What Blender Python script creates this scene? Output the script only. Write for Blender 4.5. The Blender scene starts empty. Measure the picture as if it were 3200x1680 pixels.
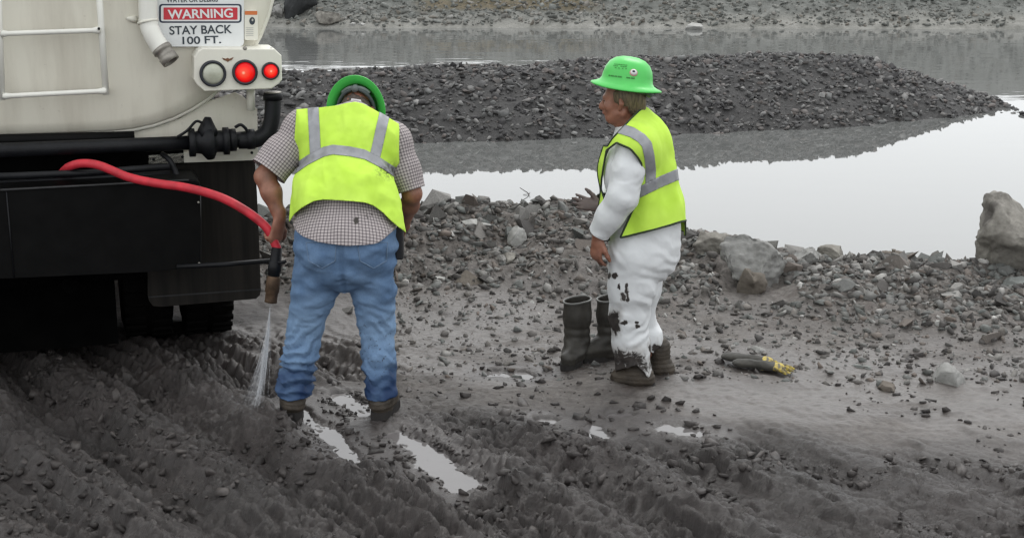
import bpy, bmesh, math, random
import numpy as np
from mathutils import Vector, Matrix

random.seed(7)
RNG = np.random.default_rng(11)
scene = bpy.context.scene
COL = scene.collection

# ------------------------------------------------------------------ camera
CAM_H, PITCH, FPX = 2.37, math.radians(14.2), 4500.0
cam_data = bpy.data.cameras.new('camera')
cam_data.sensor_width = 36.0
cam_data.lens = 36.0 * FPX / 3200.0
cam_data.clip_start, cam_data.clip_end = 0.1, 3000.0
cam = bpy.data.objects.new('camera', cam_data)
cam.location = (0, 0, CAM_H)
cam.rotation_euler = (math.radians(90) - PITCH, 0, 0)
COL.objects.link(cam)
scene.camera = cam

# ------------------------------------------------------------------ overcast sky
SUN_EL, SUN_AZ = math.radians(52), math.radians(20)
world = bpy.data.worlds.new('World')
scene.world = world
world.use_nodes = True
wn, wl = world.node_tree.nodes, world.node_tree.links
wn.clear()
w_out = wn.new('ShaderNodeOutputWorld')
w_bg = wn.new('ShaderNodeBackground')
w_sky = wn.new('ShaderNodeTexSky')
w_sky.sky_type = 'NISHITA'
w_sky.sun_disc = False
w_sky.sun_elevation = SUN_EL
w_sky.sun_rotation = SUN_AZ
w_sky.dust_density = 4.0
w_bw = wn.new('ShaderNodeHueSaturation')
w_bw.inputs['Saturation'].default_value = 0.12
w_mix = wn.new('ShaderNodeMixRGB')
w_mix.inputs[0].default_value = 0.85
w_mix.inputs[2].default_value = (17.0, 17.4, 17.7, 1)     # even cloud cover
wl.new(w_sky.outputs[0], w_bw.inputs['Color'])
wl.new(w_bw.outputs[0], w_mix.inputs[1])
wl.new(w_mix.outputs[0], w_bg.inputs['Color'])
w_bg.inputs['Strength'].default_value = 0.1
wl.new(w_bg.outputs[0], w_out.inputs[0])

sun_data = bpy.data.lights.new('sun', 'SUN')
sun_data.energy = 1.3
sun_data.angle = math.radians(28)
sun_data.color = (1.0, 0.98, 0.95)
sun = bpy.data.objects.new('sun', sun_data)
sun.rotation_euler = (math.radians(90) - SUN_EL, 0, math.pi - SUN_AZ + math.radians(0))
COL.objects.link(sun)

scene.view_settings.view_transform = 'Standard'
scene.view_settings.look = 'None'
scene.view_settings.gamma = 1.0
scene.view_settings.use_curve_mapping = False
scene.view_settings.exposure = 0.0
scene.render.engine = 'CYCLES'
scene.cycles.filter_width = 1.4

# ------------------------------------------------------------------ pixels of the photo -> places
FWD = np.array([0, math.cos(PITCH), -math.sin(PITCH)])
UPV = np.array([0, math.sin(PITCH), math.cos(PITCH)])
def ray(px, py):
    return np.array([1.0, 0, 0]) * (px - 1600) / FPX + UPV * (840 - py) / FPX + FWD
def P(px, py, Y):
    d = ray(px, py); return d * (Y / d[1]) + np.array([0, 0, CAM_H])
def G(px, py, z=0.0):
    d = ray(px, py); return d * ((z - CAM_H) / d[2]) + np.array([0, 0, CAM_H])
def proj(p):
    q = np.asarray(p) - np.array([0, 0, CAM_H]); dz = q @ FWD
    return 1600 + FPX * q[0] / dz, 840 - FPX * (q @ UPV) / dz

# ------------------------------------------------------------------ noise in numpy
def _h(ix, iy, iz, seed):
    n = (ix.astype(np.uint32) * np.uint32(374761393) + iy.astype(np.uint32) * np.uint32(668265263)
         + iz.astype(np.uint32) * np.uint32(2246822519) + np.uint32((seed * 3266489917) & 0xffffffff))
    n = (n ^ (n >> np.uint32(13))) * np.uint32(1274126177)
    n = n ^ (n >> np.uint32(16))
    return n.astype(np.float64) / 4294967295.0
def vnoise(x, y, z=None, seed=0):
    x = np.asarray(x, float); y = np.asarray(y, float)
    fx, fy = np.floor(x), np.floor(y)
    ix, iy = fx.astype(np.int64), fy.astype(np.int64)
    tx, ty = x - fx, y - fy
    tx = tx * tx * (3 - 2 * tx); ty = ty * ty * (3 - 2 * ty)
    def lay(iz):
        a = _h(ix, iy, iz, seed); b = _h(ix + 1, iy, iz, seed)
        c = _h(ix, iy + 1, iz, seed); d = _h(ix + 1, iy + 1, iz, seed)
        return (a + (b - a) * tx) * (1 - ty) + (c + (d - c) * tx) * ty
    if z is None:
        return lay(np.zeros_like(ix)) * 2 - 1
    z = np.asarray(z, float); fz = np.floor(z); iz = fz.astype(np.int64)
    tz = z - fz; tz = tz * tz * (3 - 2 * tz)
    return (lay(iz) * (1 - tz) + lay(iz + 1) * tz) * 2 - 1
def fbm(x, y, z=None, oct=4, seed=0, gain=0.5):
    s, a, n = 0.0, 1.0, 0.0
    for o in range(oct):
        k = 2.03 ** o
        s = s + a * vnoise(x * k + 3.1 * o, y * k - 1.7 * o, None if z is None else z * k + 5.3 * o, seed + o * 17)
        n += a; a *= gain
    return s / n
def cells(x, y, seed=0):
    """cellular noise: nearest distance, second nearest, random value of the nearest cell"""
    x = np.asarray(x, float); y = np.asarray(y, float)
    ix, iy = np.floor(x).astype(np.int64), np.floor(y).astype(np.int64); zz = np.zeros_like(ix)
    f1 = np.full(x.shape, 9.0); f2 = np.full(x.shape, 9.0); cid = np.zeros(x.shape)
    for dx in (-1, 0, 1):
        for dy in (-1, 0, 1):
            cx, cy = ix + dx, iy + dy
            qx = cx + _h(cx, cy, zz, seed); qy = cy + _h(cx, cy, zz, seed + 7)
            d = np.hypot(x - qx, y - qy); m = d < f1
            f2 = np.where(m, f1, np.minimum(f2, d)); cid = np.where(m, _h(cx, cy, zz, seed + 13), cid); f1 = np.where(m, d, f1)
    return f1, f2, cid
def sstep(a, b, x):
    t = np.clip((np.asarray(x, float) - a) / (b - a), 0, 1); return t * t * (3 - 2 * t)

# ------------------------------------------------------------------ objects
def link(o, parent=None):
    COL.objects.link(o)
    if parent is not None: o.parent = parent
    return o
def mesh_obj(name, verts, faces, mat=None, parent=None, smooth=True):
    me = bpy.data.meshes.new(name)
    verts = np.asarray(verts, dtype=np.float64)
    if isinstance(faces, np.ndarray) and faces.ndim == 2:
        nf, k = faces.shape
        me.vertices.add(len(verts)); me.vertices.foreach_set('co', verts.ravel())
        me.loops.add(nf * k); me.loops.foreach_set('vertex_index', faces.ravel().astype(np.int32))
        me.polygons.add(nf); me.polygons.foreach_set('loop_start', np.arange(0, nf * k, k, dtype=np.int32))
        me.update(calc_edges=True)
    else:
        me.from_pydata([tuple(v) for v in verts], [], [tuple(int(i) for i in f) for f in faces])
        me.update()
    if smooth:
        me.polygons.foreach_set('use_smooth', np.ones(len(me.polygons), dtype=bool))
    if mat: me.materials.append(mat)
    return link(bpy.data.objects.new(name, me), parent)
def bm_obj(name, bm, mat=None, parent=None, smooth=False):
    me = bpy.data.meshes.new(name)
    bmesh.ops.recalc_face_normals(bm, faces=bm.faces)
    bm.to_mesh(me); bm.free()
    if smooth: me.polygons.foreach_set('use_smooth', np.ones(len(me.polygons), dtype=bool))
    if mat: me.materials.append(mat)
    return link(bpy.data.objects.new(name, me), parent)
def tag(o, label=None, cat=None, group=None, kind=None):
    if label: o['label'] = label
    if cat: o['category'] = cat
    if group: o['group'] = group
    if kind: o['kind'] = kind
    return o
def empty(name, loc=(0, 0, 0), rz=0.0):
    o = bpy.data.objects.new(name, None)
    o.location = loc; o.rotation_euler = (0, 0, rz); o.empty_display_size = 0.1
    return link(o)
def vattr(o, name, vals):
    a = o.data.attributes.new(name, 'FLOAT', 'POINT'); a.data.foreach_set('value', np.asarray(vals, dtype=np.float32))
def vattr3(o, name, vals):
    a = o.data.attributes.new(name, 'FLOAT_VECTOR', 'POINT'); a.data.foreach_set('vector', np.asarray(vals, dtype=np.float32).ravel())

# ------------------------------------------------------------------ node helper
class N:
    def __init__(s, name):
        s.m = bpy.data.materials.new(name); s.m.use_nodes = True
        s.t = s.m.node_tree; s.t.nodes.clear()
        s.out = s.t.nodes.new('ShaderNodeOutputMaterial')
        s.b = s.t.nodes.new('ShaderNodeBsdfPrincipled')
        s.t.links.new(s.b.outputs[0], s.out.inputs[0])
    def n(s, typ, **kw):
        nd = s.t.nodes.new(typ)
        for k, v in kw.items(): setattr(nd, k, v)
        return nd
    def l(s, a, b): s.t.links.new(a, b)
    def set(s, **kw):
        for k, v in kw.items():
            k = k.replace('_', ' ')
            inp = s.b.inputs[k]
            if hasattr(v, 'is_linked') or isinstance(v, bpy.types.NodeSocket): s.l(v, inp)
            else: inp.default_value = (*v, 1) if isinstance(v, tuple) and len(v) == 3 else v
        return s
    def coord(s, kind='Object'):
        return s.n('ShaderNodeTexCoord').outputs[kind]
    def attr(s, name, out='Fac'):
        a = s.n('ShaderNodeAttribute'); a.attribute_name = name; return a.outputs[out]
    def noise(s, scale, vec=None, detail=4, rough=0.55, dist=0.0, out='Fac'):
        t = s.n('ShaderNodeTexNoise'); t.inputs['Scale'].default_value = scale
        t.inputs['Detail'].default_value = detail; t.inputs['Roughness'].default_value = rough
        t.inputs['Distortion'].default_value = dist
        if vec is not None: s.l(vec, t.inputs['Vector'])
        return t.outputs[out]
    def ramp(s, fac, stops, interp='LINEAR'):
        r = s.n('ShaderNodeValToRGB'); r.color_ramp.interpolation = interp
        e = r.color_ramp.elements
        while len(e) < len(stops): e.new(0.5)
        for el, (p, c) in zip(e, stops):
            el.position = p
            el.color = (*c, 1) if isinstance(c, tuple) else (c, c, c, 1)
        s.l(fac, r.inputs[0]); return r.outputs[0]
    def mix(s, fac, a, b, mode='MIX'):
        m = s.n('ShaderNodeMixRGB', blend_type=mode)
        for i, v in ((0, fac), (1, a), (2, b)):
            if isinstance(v, bpy.types.NodeSocket): s.l(v, m.inputs[i])
            elif i == 0: m.inputs[0].default_value = v
            else: m.inputs[i].default_value = (*v, 1) if isinstance(v, tuple) else (v, v, v, 1)
        return m.outputs[0]
    def math(s, op, a, b=None, clamp=False):
        m = s.n('ShaderNodeMath', operation=op); m.use_clamp = clamp
        for i, v in ((0, a), (1, b)):
            if v is None: continue
            if isinstance(v, bpy.types.NodeSocket): s.l(v, m.inputs[i])
            else: m.inputs[i].default_value = v
        return m.outputs[0]
    def bump(s, height, strength=0.3, dist=0.01, normal=None):
        b = s.n('ShaderNodeBump'); b.inputs['Strength'].default_value = strength; b.inputs['Distance'].default_value = dist
        s.l(height, b.inputs['Height'])
        if normal is not None: s.l(normal, b.inputs['Normal'])
        s.l(b.outputs[0], s.b.inputs['Normal']); return b.outputs[0]

def plain(name, col, rough=0.5, metal=0.0, var=0.12, scale=9.0, bump=0.0, spec=0.35):
    n = N(name); co = n.coord()
    nz = n.noise(scale, co, 5)
    lo = tuple(c * (1 - var) for c in col); hi = tuple(min(1, c * (1 + var)) for c in col)
    n.set(Base_Color=n.ramp(nz, [(0.3, lo), (0.7, hi)]), Roughness=rough, Metallic=metal)
    n.b.inputs['Specular IOR Level'].default_value = spec
    if bump: n.bump(n.noise(scale * 8, co, 4), bump, 0.004)
    return n.m
# ------------------------------------------------------------------ materials
M = {}
# wet mud; attribute 'wet' 0..1 = how smooth and wet, 'grav' = how gravelly and pale
n = N('mud'); co = n.coord()
wet, grav = n.attr('wet'), n.attr('grav')
c1 = n.ramp(n.noise(1.3, co, 6, 0.6), [(0.3, (0.026, 0.022, 0.0205)), (0.7, (0.056, 0.0475, 0.045))])
c2 = n.ramp(n.noise(38, co, 5, 0.7), [(0.25, (0.55, 0.53, 0.52)), (0.75, (1.3, 1.28, 1.27))])
mud = n.mix(1.0, c1, c2, 'MULTIPLY')
g1 = n.ramp(n.noise(30, co, 6, 0.75), [(0.28, (0.046, 0.040, 0.035)), (0.5, (0.124, 0.109, 0.098)), (0.72, (0.215, 0.196, 0.18))])
red = n.ramp(n.noise(9, co, 3), [(0.56, 0.0), (0.7, 1.0)])
g2 = n.mix(n.math('MULTIPLY', red, 0.4), g1, (0.105, 0.08, 0.068))
col = n.mix(grav, mud, g2)
col = n.mix(n.math('MULTIPLY', wet, 0.45), col, (0.05, 0.043, 0.04))
n.set(Base_Color=col)
rr = n.ramp(n.noise(5, co, 5, 0.65), [(0.35, 0.22), (0.7, 0.48)])
n.set(Roughness=n.mix(wet, n.mix(grav, rr, 0.75), 0.31))
n.b.inputs['Specular IOR Level'].default_value = 0.6
n.bump(n.noise(45, co, 8, 0.82), 0.9, 0.022)
bnode = [q for q in n.t.nodes if q.type == 'BUMP'][0]
n.l(n.ramp(wet, [(0.0, 0.9), (1.0, 0.42)]), bnode.inputs['Strength'])
M['mud'] = n.m

def rock_mat(name, stops, usevert=False, rough=0.8, scale=14, bump=0.5):
    n = N(name); co = n.coord()
    if usevert: rnd = n.attr('rnd')
    else: rnd = n.n('ShaderNodeObjectInfo').outputs['Random']
    base = n.ramp(rnd, stops)
    v = n.ramp(n.noise(scale, co, 6, 0.7), [(0.28, 0.6), (0.72, 1.3)])
    n.set(Base_Color=n.mix(1.0, base, v, 'MULTIPLY'), Roughness=rough)
    n.b.inputs['Specular IOR Level'].default_value = 0.3
    n.bump(n.noise(scale * 2.5, co, 6, 0.7), bump, 0.012)
    return n.m
ROCKS = [(0.0, (0.05, 0.047, 0.045)), (0.25, (0.10, 0.092, 0.086)), (0.45, (0.14, 0.14, 0.134)), (0.6, (0.12, 0.126, 0.12)),
         (0.72, (0.125, 0.102, 0.088)), (0.88, (0.175, 0.168, 0.158)), (0.96, (0.25, 0.242, 0.23)), (1.0, (0.36, 0.35, 0.335))]
MOUND = [(0.0, (0.036, 0.035, 0.036)), (0.3, (0.08, 0.077, 0.078)), (0.55, (0.115, 0.117, 0.115)), (0.75, (0.112, 0.096, 0.09)),
         (0.9, (0.17, 0.168, 0.164)), (1.0, (0.22, 0.215, 0.208))]
FAR = [(0.0, (0.075, 0.077, 0.07)), (0.35, (0.125, 0.128, 0.118)), (0.6, (0.155, 0.162, 0.152)), (0.8, (0.145, 0.13, 0.11)), (1.0, (0.23, 0.228, 0.215))]
M['rock'] = rock_mat('rock', ROCKS)
M['rock_v'] = rock_mat('loose_gravel', ROCKS, True)
M['mound_rock'] = rock_mat('mound_rock', MOUND, scale=8)
M['mound_rock_v'] = rock_mat('mound_gravel', MOUND, True, scale=8)
M['far_rock'] = rock_mat('far_rock', FAR, scale=5)
M['far_rock_v'] = rock_mat('far_gravel', FAR, True, scale=5)
CLOD = [(0.0, (0.024, 0.0205, 0.019)), (0.6, (0.045, 0.039, 0.037)), (1.0, (0.072, 0.064, 0.06))]
M['clod'] = rock_mat('mud_clod', CLOD, True, 0.45, 20, 0.6)

def boulder_mat(name, lo, hi, dark, scale=7, darkamt=0.5):
    n = N(name); co = n.coord()
    a = n.ramp(n.noise(scale, co, 8, 0.72), [(0.28, lo), (0.72, hi)])
    d = n.ramp(n.noise(scale * 0.45, co, 5, 0.6, 0.6), [(0.5, 0.0), (0.62, darkamt)])
    n.set(Base_Color=n.mix(d, a, dark), Roughness=0.82)
    n.b.inputs['Specular IOR Level'].default_value = 0.3
    n.bump(n.noise(scale * 3.2, co, 8, 0.72), 0.7, 0.02)
    return n.m
M['boulder_tan'] = boulder_mat('boulder_tan', (0.10, 0.092, 0.08), (0.30, 0.285, 0.255), (0.05, 0.044, 0.04), darkamt=0.75)
M['boulder_grey'] = boulder_mat('boulder_grey', (0.16, 0.158, 0.15), (0.30, 0.297, 0.285), (0.09, 0.086, 0.08))
M['boulder_brown'] = boulder_mat('boulder_brown', (0.085, 0.073, 0.06), (0.17, 0.148, 0.125), (0.06, 0.052, 0.045))
M['boulder_green'] = boulder_mat('boulder_green', (0.12, 0.128, 0.122), (0.22, 0.228, 0.218), (0.09, 0.088, 0.084))
M['boulder_dark'] = boulder_mat('boulder_dark', (0.014, 0.015, 0.016), (0.034, 0.036, 0.037), (0.012, 0.012, 0.012))
M['boulder_pale'] = boulder_mat('boulder_pale', (0.27, 0.27, 0.255), (0.38, 0.375, 0.36), (0.2, 0.195, 0.185), darkamt=0.3)

n = N('mound_earth'); co = n.coord()
n.set(Base_Color=n.ramp(n.noise(11, co, 7, 0.75), [(0.3, (0.02, 0.02, 0.02)), (0.6, (0.052, 0.05, 0.049)), (0.8, (0.09, 0.087, 0.085))]), Roughness=0.85)
n.bump(n.noise(16, co, 6, 0.75), 0.9, 0.06)
M['mound_earth'] = n.m

# far bank: pale wet line at the shore, brown weed band on a stretch of it, grey-green rubble above
n = N('far_earth'); co = n.coord()
sh, weed = n.attr('shore'), n.attr('weed')
a = n.ramp(n.noise(3.5, co, 8, 0.75), [(0.3, (0.07, 0.072, 0.066)), (0.5, (0.12, 0.124, 0.114)), (0.72, (0.2, 0.203, 0.19))])
b = n.ramp(n.noise(2.2, co, 7, 0.75), [(0.3, (0.12, 0.12, 0.105)), (0.6, (0.25, 0.245, 0.225)), (0.8, (0.33, 0.325, 0.305))])
w = n.ramp(n.noise(4, co, 6, 0.7), [(0.3, (0.06, 0.055, 0.032)), (0.7, (0.16, 0.125, 0.075))])
n.set(Base_Color=n.mix(weed, n.mix(sh, a, b), w), Roughness=0.9)
n.bump(n.noise(6, co, 6, 0.75), 0.8, 0.1)
M['far_earth'] = n.m

# silty still water
def water_mat(name, silt, wav, scale, rough, ior):
    n = N(name); co = n.coord()
    n.set(Base_Color=silt, Roughness=rough, IOR=ior)
    n.b.inputs['Specular IOR Level'].default_value = 0.5
    mp = n.n('ShaderNodeMapping'); mp.inputs['Scale'].default_value = (0.35, 1.0, 1.0)
    n.l(co, mp.inputs[0])
    n.bump(n.noise(scale, mp.outputs[0], 3, 0.5), wav, 0.02)
    return n.m
pondm = M['pond'] = water_mat('pond_water', (0.125, 0.128, 0.124), 0.03, 2.2, 0.02, 1.6)
# the open water beyond the mound is ruffled by wind
nt = pondm.node_tree; bn = [q for q in nt.nodes if q.type == 'BUMP'][0]; tc = [q for q in nt.nodes if q.type == 'TEX_COORD'][0]
sx = nt.nodes.new('ShaderNodeSeparateXYZ'); mr = nt.nodes.new('ShaderNodeMapRange')
nt.links.new(tc.outputs['Object'], sx.inputs[0]); nt.links.new(sx.outputs[1], mr.inputs['Value'])
for k_, v_ in (('From Min', 20.5), ('From Max', 26.0), ('To Min', 0.03), ('To Max', 0.30)): mr.inputs[k_].default_value = v_
nt.links.new(mr.outputs[0], bn.inputs['Strength'])
M['puddle'] = water_mat('puddle_water', (0.12, 0.112, 0.111), 0.06, 9.0, 0.06, 1.52)

# truck
def paint_mat(name, col, dirt=(0.26, 0.24, 0.20), amt=0.35, rough=0.38):
    n = N(name); co = n.coord()
    mp = n.n('ShaderNodeMapping'); mp.inputs['Scale'].default_value = (6, 6, 0.9); n.l(co, mp.inputs[0])
    st = n.ramp(n.noise(1.0, mp.outputs[0], 6, 0.65), [(0.45, 0.0), (0.8, amt)])
    sp = n.ramp(n.noise(34, co, 5, 0.75), [(0.64, 0.0), (0.73, amt)])
    c = n.ramp(n.noise(1.4, co, 5), [(0.3, tuple(k * 0.93 for k in col)), (0.7, col)])
    n.set(Base_Color=n.mix(sp, n.mix(st, c, dirt), dirt), Roughness=n.ramp(n.noise(5, co, 4), [(0.3, rough), (0.7, rough + 0.2)]))
    return n.m
M['cream'] = paint_mat('cream_paint', (0.66, 0.635, 0.545), (0.26, 0.22, 0.165), amt=0.42)
M['cream_clean'] = paint_mat('cream_trim_paint', (0.68, 0.665, 0.585), amt=0.18)
M['white_paint'] = paint_mat('white_paint', (0.72, 0.715, 0.66), amt=0.22)
M['black_paint'] = plain('black_paint', (0.003, 0.003, 0.003), 0.55, var=0.4, spec=0.09)
M['chassis_black'] = plain('underside_shade_black', (0.0018, 0.0018, 0.0018), 0.8, var=0.4, spec=0.02)  # shade under the truck put into the colour of the chassis parts
M['black_iron'] = plain('black_iron', (0.006, 0.0065, 0.008), 0.5, 0.0, 0.4, 14, 0.3, spec=0.22)
M['rubber'] = plain('black_rubber', (0.0028, 0.0027, 0.0026), 0.85, var=0.3, scale=5, bump=0.3, spec=0.04)
n = N('mud_flap_rubber'); co = n.coord()
mp = n.n('ShaderNodeMapping'); mp.inputs['Scale'].default_value = (26, 26, 1.2); n.l(co, mp.inputs[0])
n.set(Base_Color=n.ramp(n.noise(1.0, mp.outputs[0], 5, 0.6), [(0.3, (0.008, 0.0076, 0.007)), (0.75, (0.024, 0.021, 0.018))]), Roughness=0.7)
n.b.inputs['Specular IOR Level'].default_value = 0.15
M['flap'] = n.m
M['steel_edge'] = plain('worn_steel_edge', (0.03, 0.03, 0.031), 0.5, 0.3, 0.3, 20)
M['grey_coupling'] = plain('grey_coupling', (0.25, 0.235, 0.21), 0.5, 0.4, 0.25, 22)
M['rust'] = plain('rusty_steel', (0.16, 0.075, 0.04), 0.8, 0.1, 0.35, 24, 0.3)
M['brass'] = plain('tarnished_brass', (0.075, 0.046, 0.027), 0.6, 0.3, 0.5, 26, 0.3)
M['sign_white'] = plain('sign_white', (0.66, 0.675, 0.67), 0.4, var=0.05)
M['sign_red'] = plain('sign_red', (0.50, 0.035, 0.05), 0.4, var=0.08)
M['sign_navy'] = plain('sign_navy', (0.03, 0.04, 0.065), 0.45, var=0.1)
M['sign_ink'] = plain('sign_ink', (0.035, 0.045, 0.055), 0.5, var=0.1)
M['sign_orange'] = plain('sign_orange', (0.55, 0.16, 0.05), 0.45, var=0.1)
M['sign_grey'] = plain('sign_grey', (0.42, 0.42, 0.39), 0.5, var=0.1)
M['lamp_rim'] = plain('lamp_rim', (0.02, 0.022, 0.028), 0.45, var=0.2)
n = N('clear_lens'); co = n.coord()
n.set(Base_Color=n.ramp(n.noise(14, co, 4), [(0.3, (0.3, 0.31, 0.24)), (0.7, (0.5, 0.51, 0.43))]), Roughness=0.18)
M['clear_lens'] = n.m
def lit_lens(name, e, hot):
    n = N(name); co = n.coord('Generated')
    mp = n.n('ShaderNodeVectorMath', operation='DISTANCE'); n.l(co, mp.inputs[0]); mp.inputs[1].default_value = hot
    f = n.ramp(mp.outputs['Value'], [(0.0, (1.0, 0.75, 0.5)), (0.10, (1.0, 0.12, 0.06)), (0.36, (1.0, 0.02, 0.012)), (0.62, (0.55, 0.004, 0.008))])
    n.b.inputs['Specular IOR Level'].default_value = 0.2
    n.set(Base_Color=(0.25, 0.002, 0.003), Roughness=0.2, Emission_Color=f, Emission_Strength=e)
    return n.m
M['tail_lens'] = lit_lens('lit_tail_lens', 0.75, (0.4, 0.0, 0.5))
M['marker_lens'] = lit_lens('lit_marker_lens', 0.8, (0.5, 0.0, 0.52))
M['hose'] = plain('red_hose_rubber', (0.43, 0.022, 0.035), 0.5, var=0.3, scale=14)
n = N('spray'); n.set(Base_Color=(0.75, 0.77, 0.8), Roughness=0.2)
tr = n.n('ShaderNodeBsdfTransparent'); mx = n.n('ShaderNodeMixShader'); mx.inputs[0].default_value = 0.18
n.l(tr.outputs[0], mx.inputs[1]); n.l(n.b.outputs[0], mx.inputs[2]); n.l(mx.outputs[0], n.out.inputs[0])
M['spray'] = n.m

# people
n = N('skin'); co = n.coord()
dirt = n.attr('dirt')
sk = n.ramp(n.noise(22, co, 5, 0.6), [(0.3, (0.18, 0.072, 0.043)), (0.7, (0.29, 0.13, 0.083))])
n.set(Base_Color=n.mix(dirt, sk, (0.085, 0.07, 0.066)), Roughness=0.5)
n.b.inputs['Subsurface Weight'].default_value = 0.08
n.b.inputs['Subsurface Radius'].default_value = (0.01, 0.004, 0.002)
n.bump(n.noise(160, co, 3), 0.1, 0.002)
M['skin'] = n.m
def cloth(name, col, var=0.1, rough=0.85, bump=0.35):
    n = N(name); co = n.coord()
    n.set(Base_Color=n.ramp(n.noise(9, co, 5, 0.6), [(0.3, tuple(c * (1 - var) for c in col)), (0.7, tuple(min(1, c * (1 + var)) for c in col))]), Roughness=rough)
    n.b.inputs['Specular IOR Level'].default_value = 0.2
    n.b.inputs['Sheen Weight'].default_value = 0.1
    n.bump(n.noise(260, co, 2), bump, 0.002)
    return n.m
def vest_mat(name, smudge):
    n = N(name); co = n.coord()
    c = n.ramp(n.noise(7, co, 4), [(0.3, (0.44, 0.68, 0.06)), (0.7, (0.52, 0.76, 0.10))])
    dirt = n.attr('dirt')
    nz = n.ramp(n.noise(48, co, 5, 0.7), [(0.45, 0.0), (0.58, 1.0)])
    d = n.math('MULTIPLY', dirt, nz)
    n.set(Base_Color=n.mix(d, c, (0.05, 0.06, 0.03)), Roughness=0.75)
    n.b.inputs['Specular IOR Level'].default_value = 0.2
    n.b.inputs['Emission Color'].default_value = (0.5, 0.9, 0.02, 1)
    n.b.inputs['Emission Strength'].default_value = 0.0
    cz = n.n('ShaderNodeTexNoise'); cz.noise_type = 'RIDGED_MULTIFRACTAL'; cz.inputs['Scale'].default_value = 5.0; cz.inputs['Detail'].default_value = 3
    n.l(co, cz.inputs['Vector'])
    n.bump(cz.outputs['Fac'], 0.32, 0.012)
    return n.m
M['vest'] = vest_mat('lime_vest_fabric', 1)
n = N('reflective_tape'); co = n.coord()
dirt = n.attr('dirt')
nz = n.ramp(n.noise(40, co, 5, 0.7), [(0.42, 0.0), (0.58, 1.0)])
n.set(Base_Color=n.mix(n.math('MULTIPLY', dirt, nz), n.ramp(n.noise(30, co, 3), [(0.3, (0.23, 0.235, 0.25)), (0.7, (0.29, 0.295, 0.31))]), (0.06, 0.06, 0.055)), Roughness=0.42)
n.b.inputs['Metallic'].default_value = 0.25
M['tape'] = n.m
M['vest_trim'] = cloth('dark_vest_binding', (0.03, 0.042, 0.022))
# checked shirt: cloth coordinates in metres in attribute 'cuv'
n = N('checked_shirt'); cu = n.attr('cuv', 'Vector')
sep = n.n('ShaderNodeSeparateXYZ'); n.l(cu, sep.inputs[0])
def band(sock, period, w):
    f = n.math('FRACT', n.math('DIVIDE', sock, period))
    return n.math('LESS_THAN', f, w)
bx, by = band(sep.outputs[0], 0.0150, 0.36), band(sep.outputs[1], 0.0150, 0.36)
bb = n.math('MULTIPLY', n.math('ADD', bx, by), 0.5)
base = n.ramp(bb, [(0.0, (0.41, 0.37, 0.365)), (0.4, (0.21, 0.185, 0.188)), (0.9, (0.10, 0.088, 0.094))], 'CONSTANT')
dirt = n.attr('dirt')
nz = n.ramp(n.noise(30, n.coord(), 4, 0.6), [(0.5, 0.0), (0.56, 1.0)])
n.set(Base_Color=n.mix(n.math('MULTIPLY', dirt, nz), base, (0.06, 0.055, 0.05)), Roughness=0.9)
n.b.inputs['Specular IOR Level'].default_value = 0.15
M['shirt'] = n.m
# jeans: 'wet' darkens the soaked cuffs, worn pale areas from noise
n = N('blue_jeans'); co = n.coord()
wetj, dirt, fade = n.attr('wet'), n.attr('dirt'), n.attr('fade')
c = n.ramp(n.noise(6, co, 6, 0.65), [(0.3, (0.065, 0.12, 0.22)), (0.7, (0.135, 0.215, 0.34))])
c = n.mix(fade, c, (0.22, 0.33, 0.48))
c = n.mix(1.0, c, n.ramp(n.noise(420, co, 2), [(0.3, 0.8), (0.7, 1.2)]), 'MULTIPLY')
c = n.mix(wetj, c, (0.014, 0.034, 0.09))
sp = n.ramp(n.noise(44, co, 4, 0.7), [(0.6, 0.0), (0.66, 0.85)])
n.set(Base_Color=n.mix(n.math('MULTIPLY', dirt, sp), c, (0.03, 0.027, 0.026)), Roughness=n.mix(wetj, 0.9, 0.55))
n.b.inputs['Specular IOR Level'].default_value = 0.2
cz = n.n('ShaderNodeTexNoise'); cz.noise_type = 'RIDGED_MULTIFRACTAL'; cz.inputs['Scale'].default_value = 9.0; cz.inputs['Detail'].default_value = 4
mpj = n.n('ShaderNodeMapping'); mpj.inputs['Scale'].default_value = (0.8, 1, 1.7); n.l(co, mpj.inputs[0]); n.l(mpj.outputs[0], cz.inputs['Vector'])
n.bump(cz.outputs['Fac'], 0.5, 0.012)
M['jeans'] = n.m
M['jeans_seam'] = cloth('denim_seam', (0.12, 0.18, 0.27))
# white coverall: muddy by attribute
n = N('white_coverall'); co = n.coord()
dirt = n.attr('dirt')
nz = n.noise(24, co, 7, 0.75, 1.2)
d = n.ramp(n.math('ADD', n.math('MULTIPLY', nz, 1.1), n.math('SUBTRACT', dirt, 0.55)), [(0.46, 0.0), (0.55, 1.0)])
film = n.ramp(n.math('ADD', n.math('MULTIPLY', n.noise(9, co, 5), 0.9), n.math('SUBTRACT', dirt, 0.35)), [(0.3, 0.0), (0.6, 0.6)])
c = n.ramp(n.noise(5, co, 4), [(0.3, (0.56, 0.575, 0.585)), (0.7, (0.65, 0.665, 0.675))])
md = n.ramp(n.noise(30, co, 5), [(0.3, (0.022, 0.019, 0.018)), (0.7, (0.055, 0.048, 0.044))])
c = n.mix(film, c, (0.24, 0.22, 0.20))
n.set(Base_Color=n.mix(d, c, md), Roughness=n.mix(d, 0.55, 0.4))
n.b.inputs['Specular IOR Level'].default_value = 0.3
cz = n.n('ShaderNodeTexNoise'); cz.noise_type = 'RIDGED_MULTIFRACTAL'; cz.inputs['Scale'].default_value = 10.0; cz.inputs['Detail'].default_value = 4
n.l(co, cz.inputs['Vector'])
n.bump(cz.outputs['Fac'], 0.8, 0.016)
M['coverall'] = n.m
n = N('green_hat_plastic'); co = n.coord()
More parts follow.
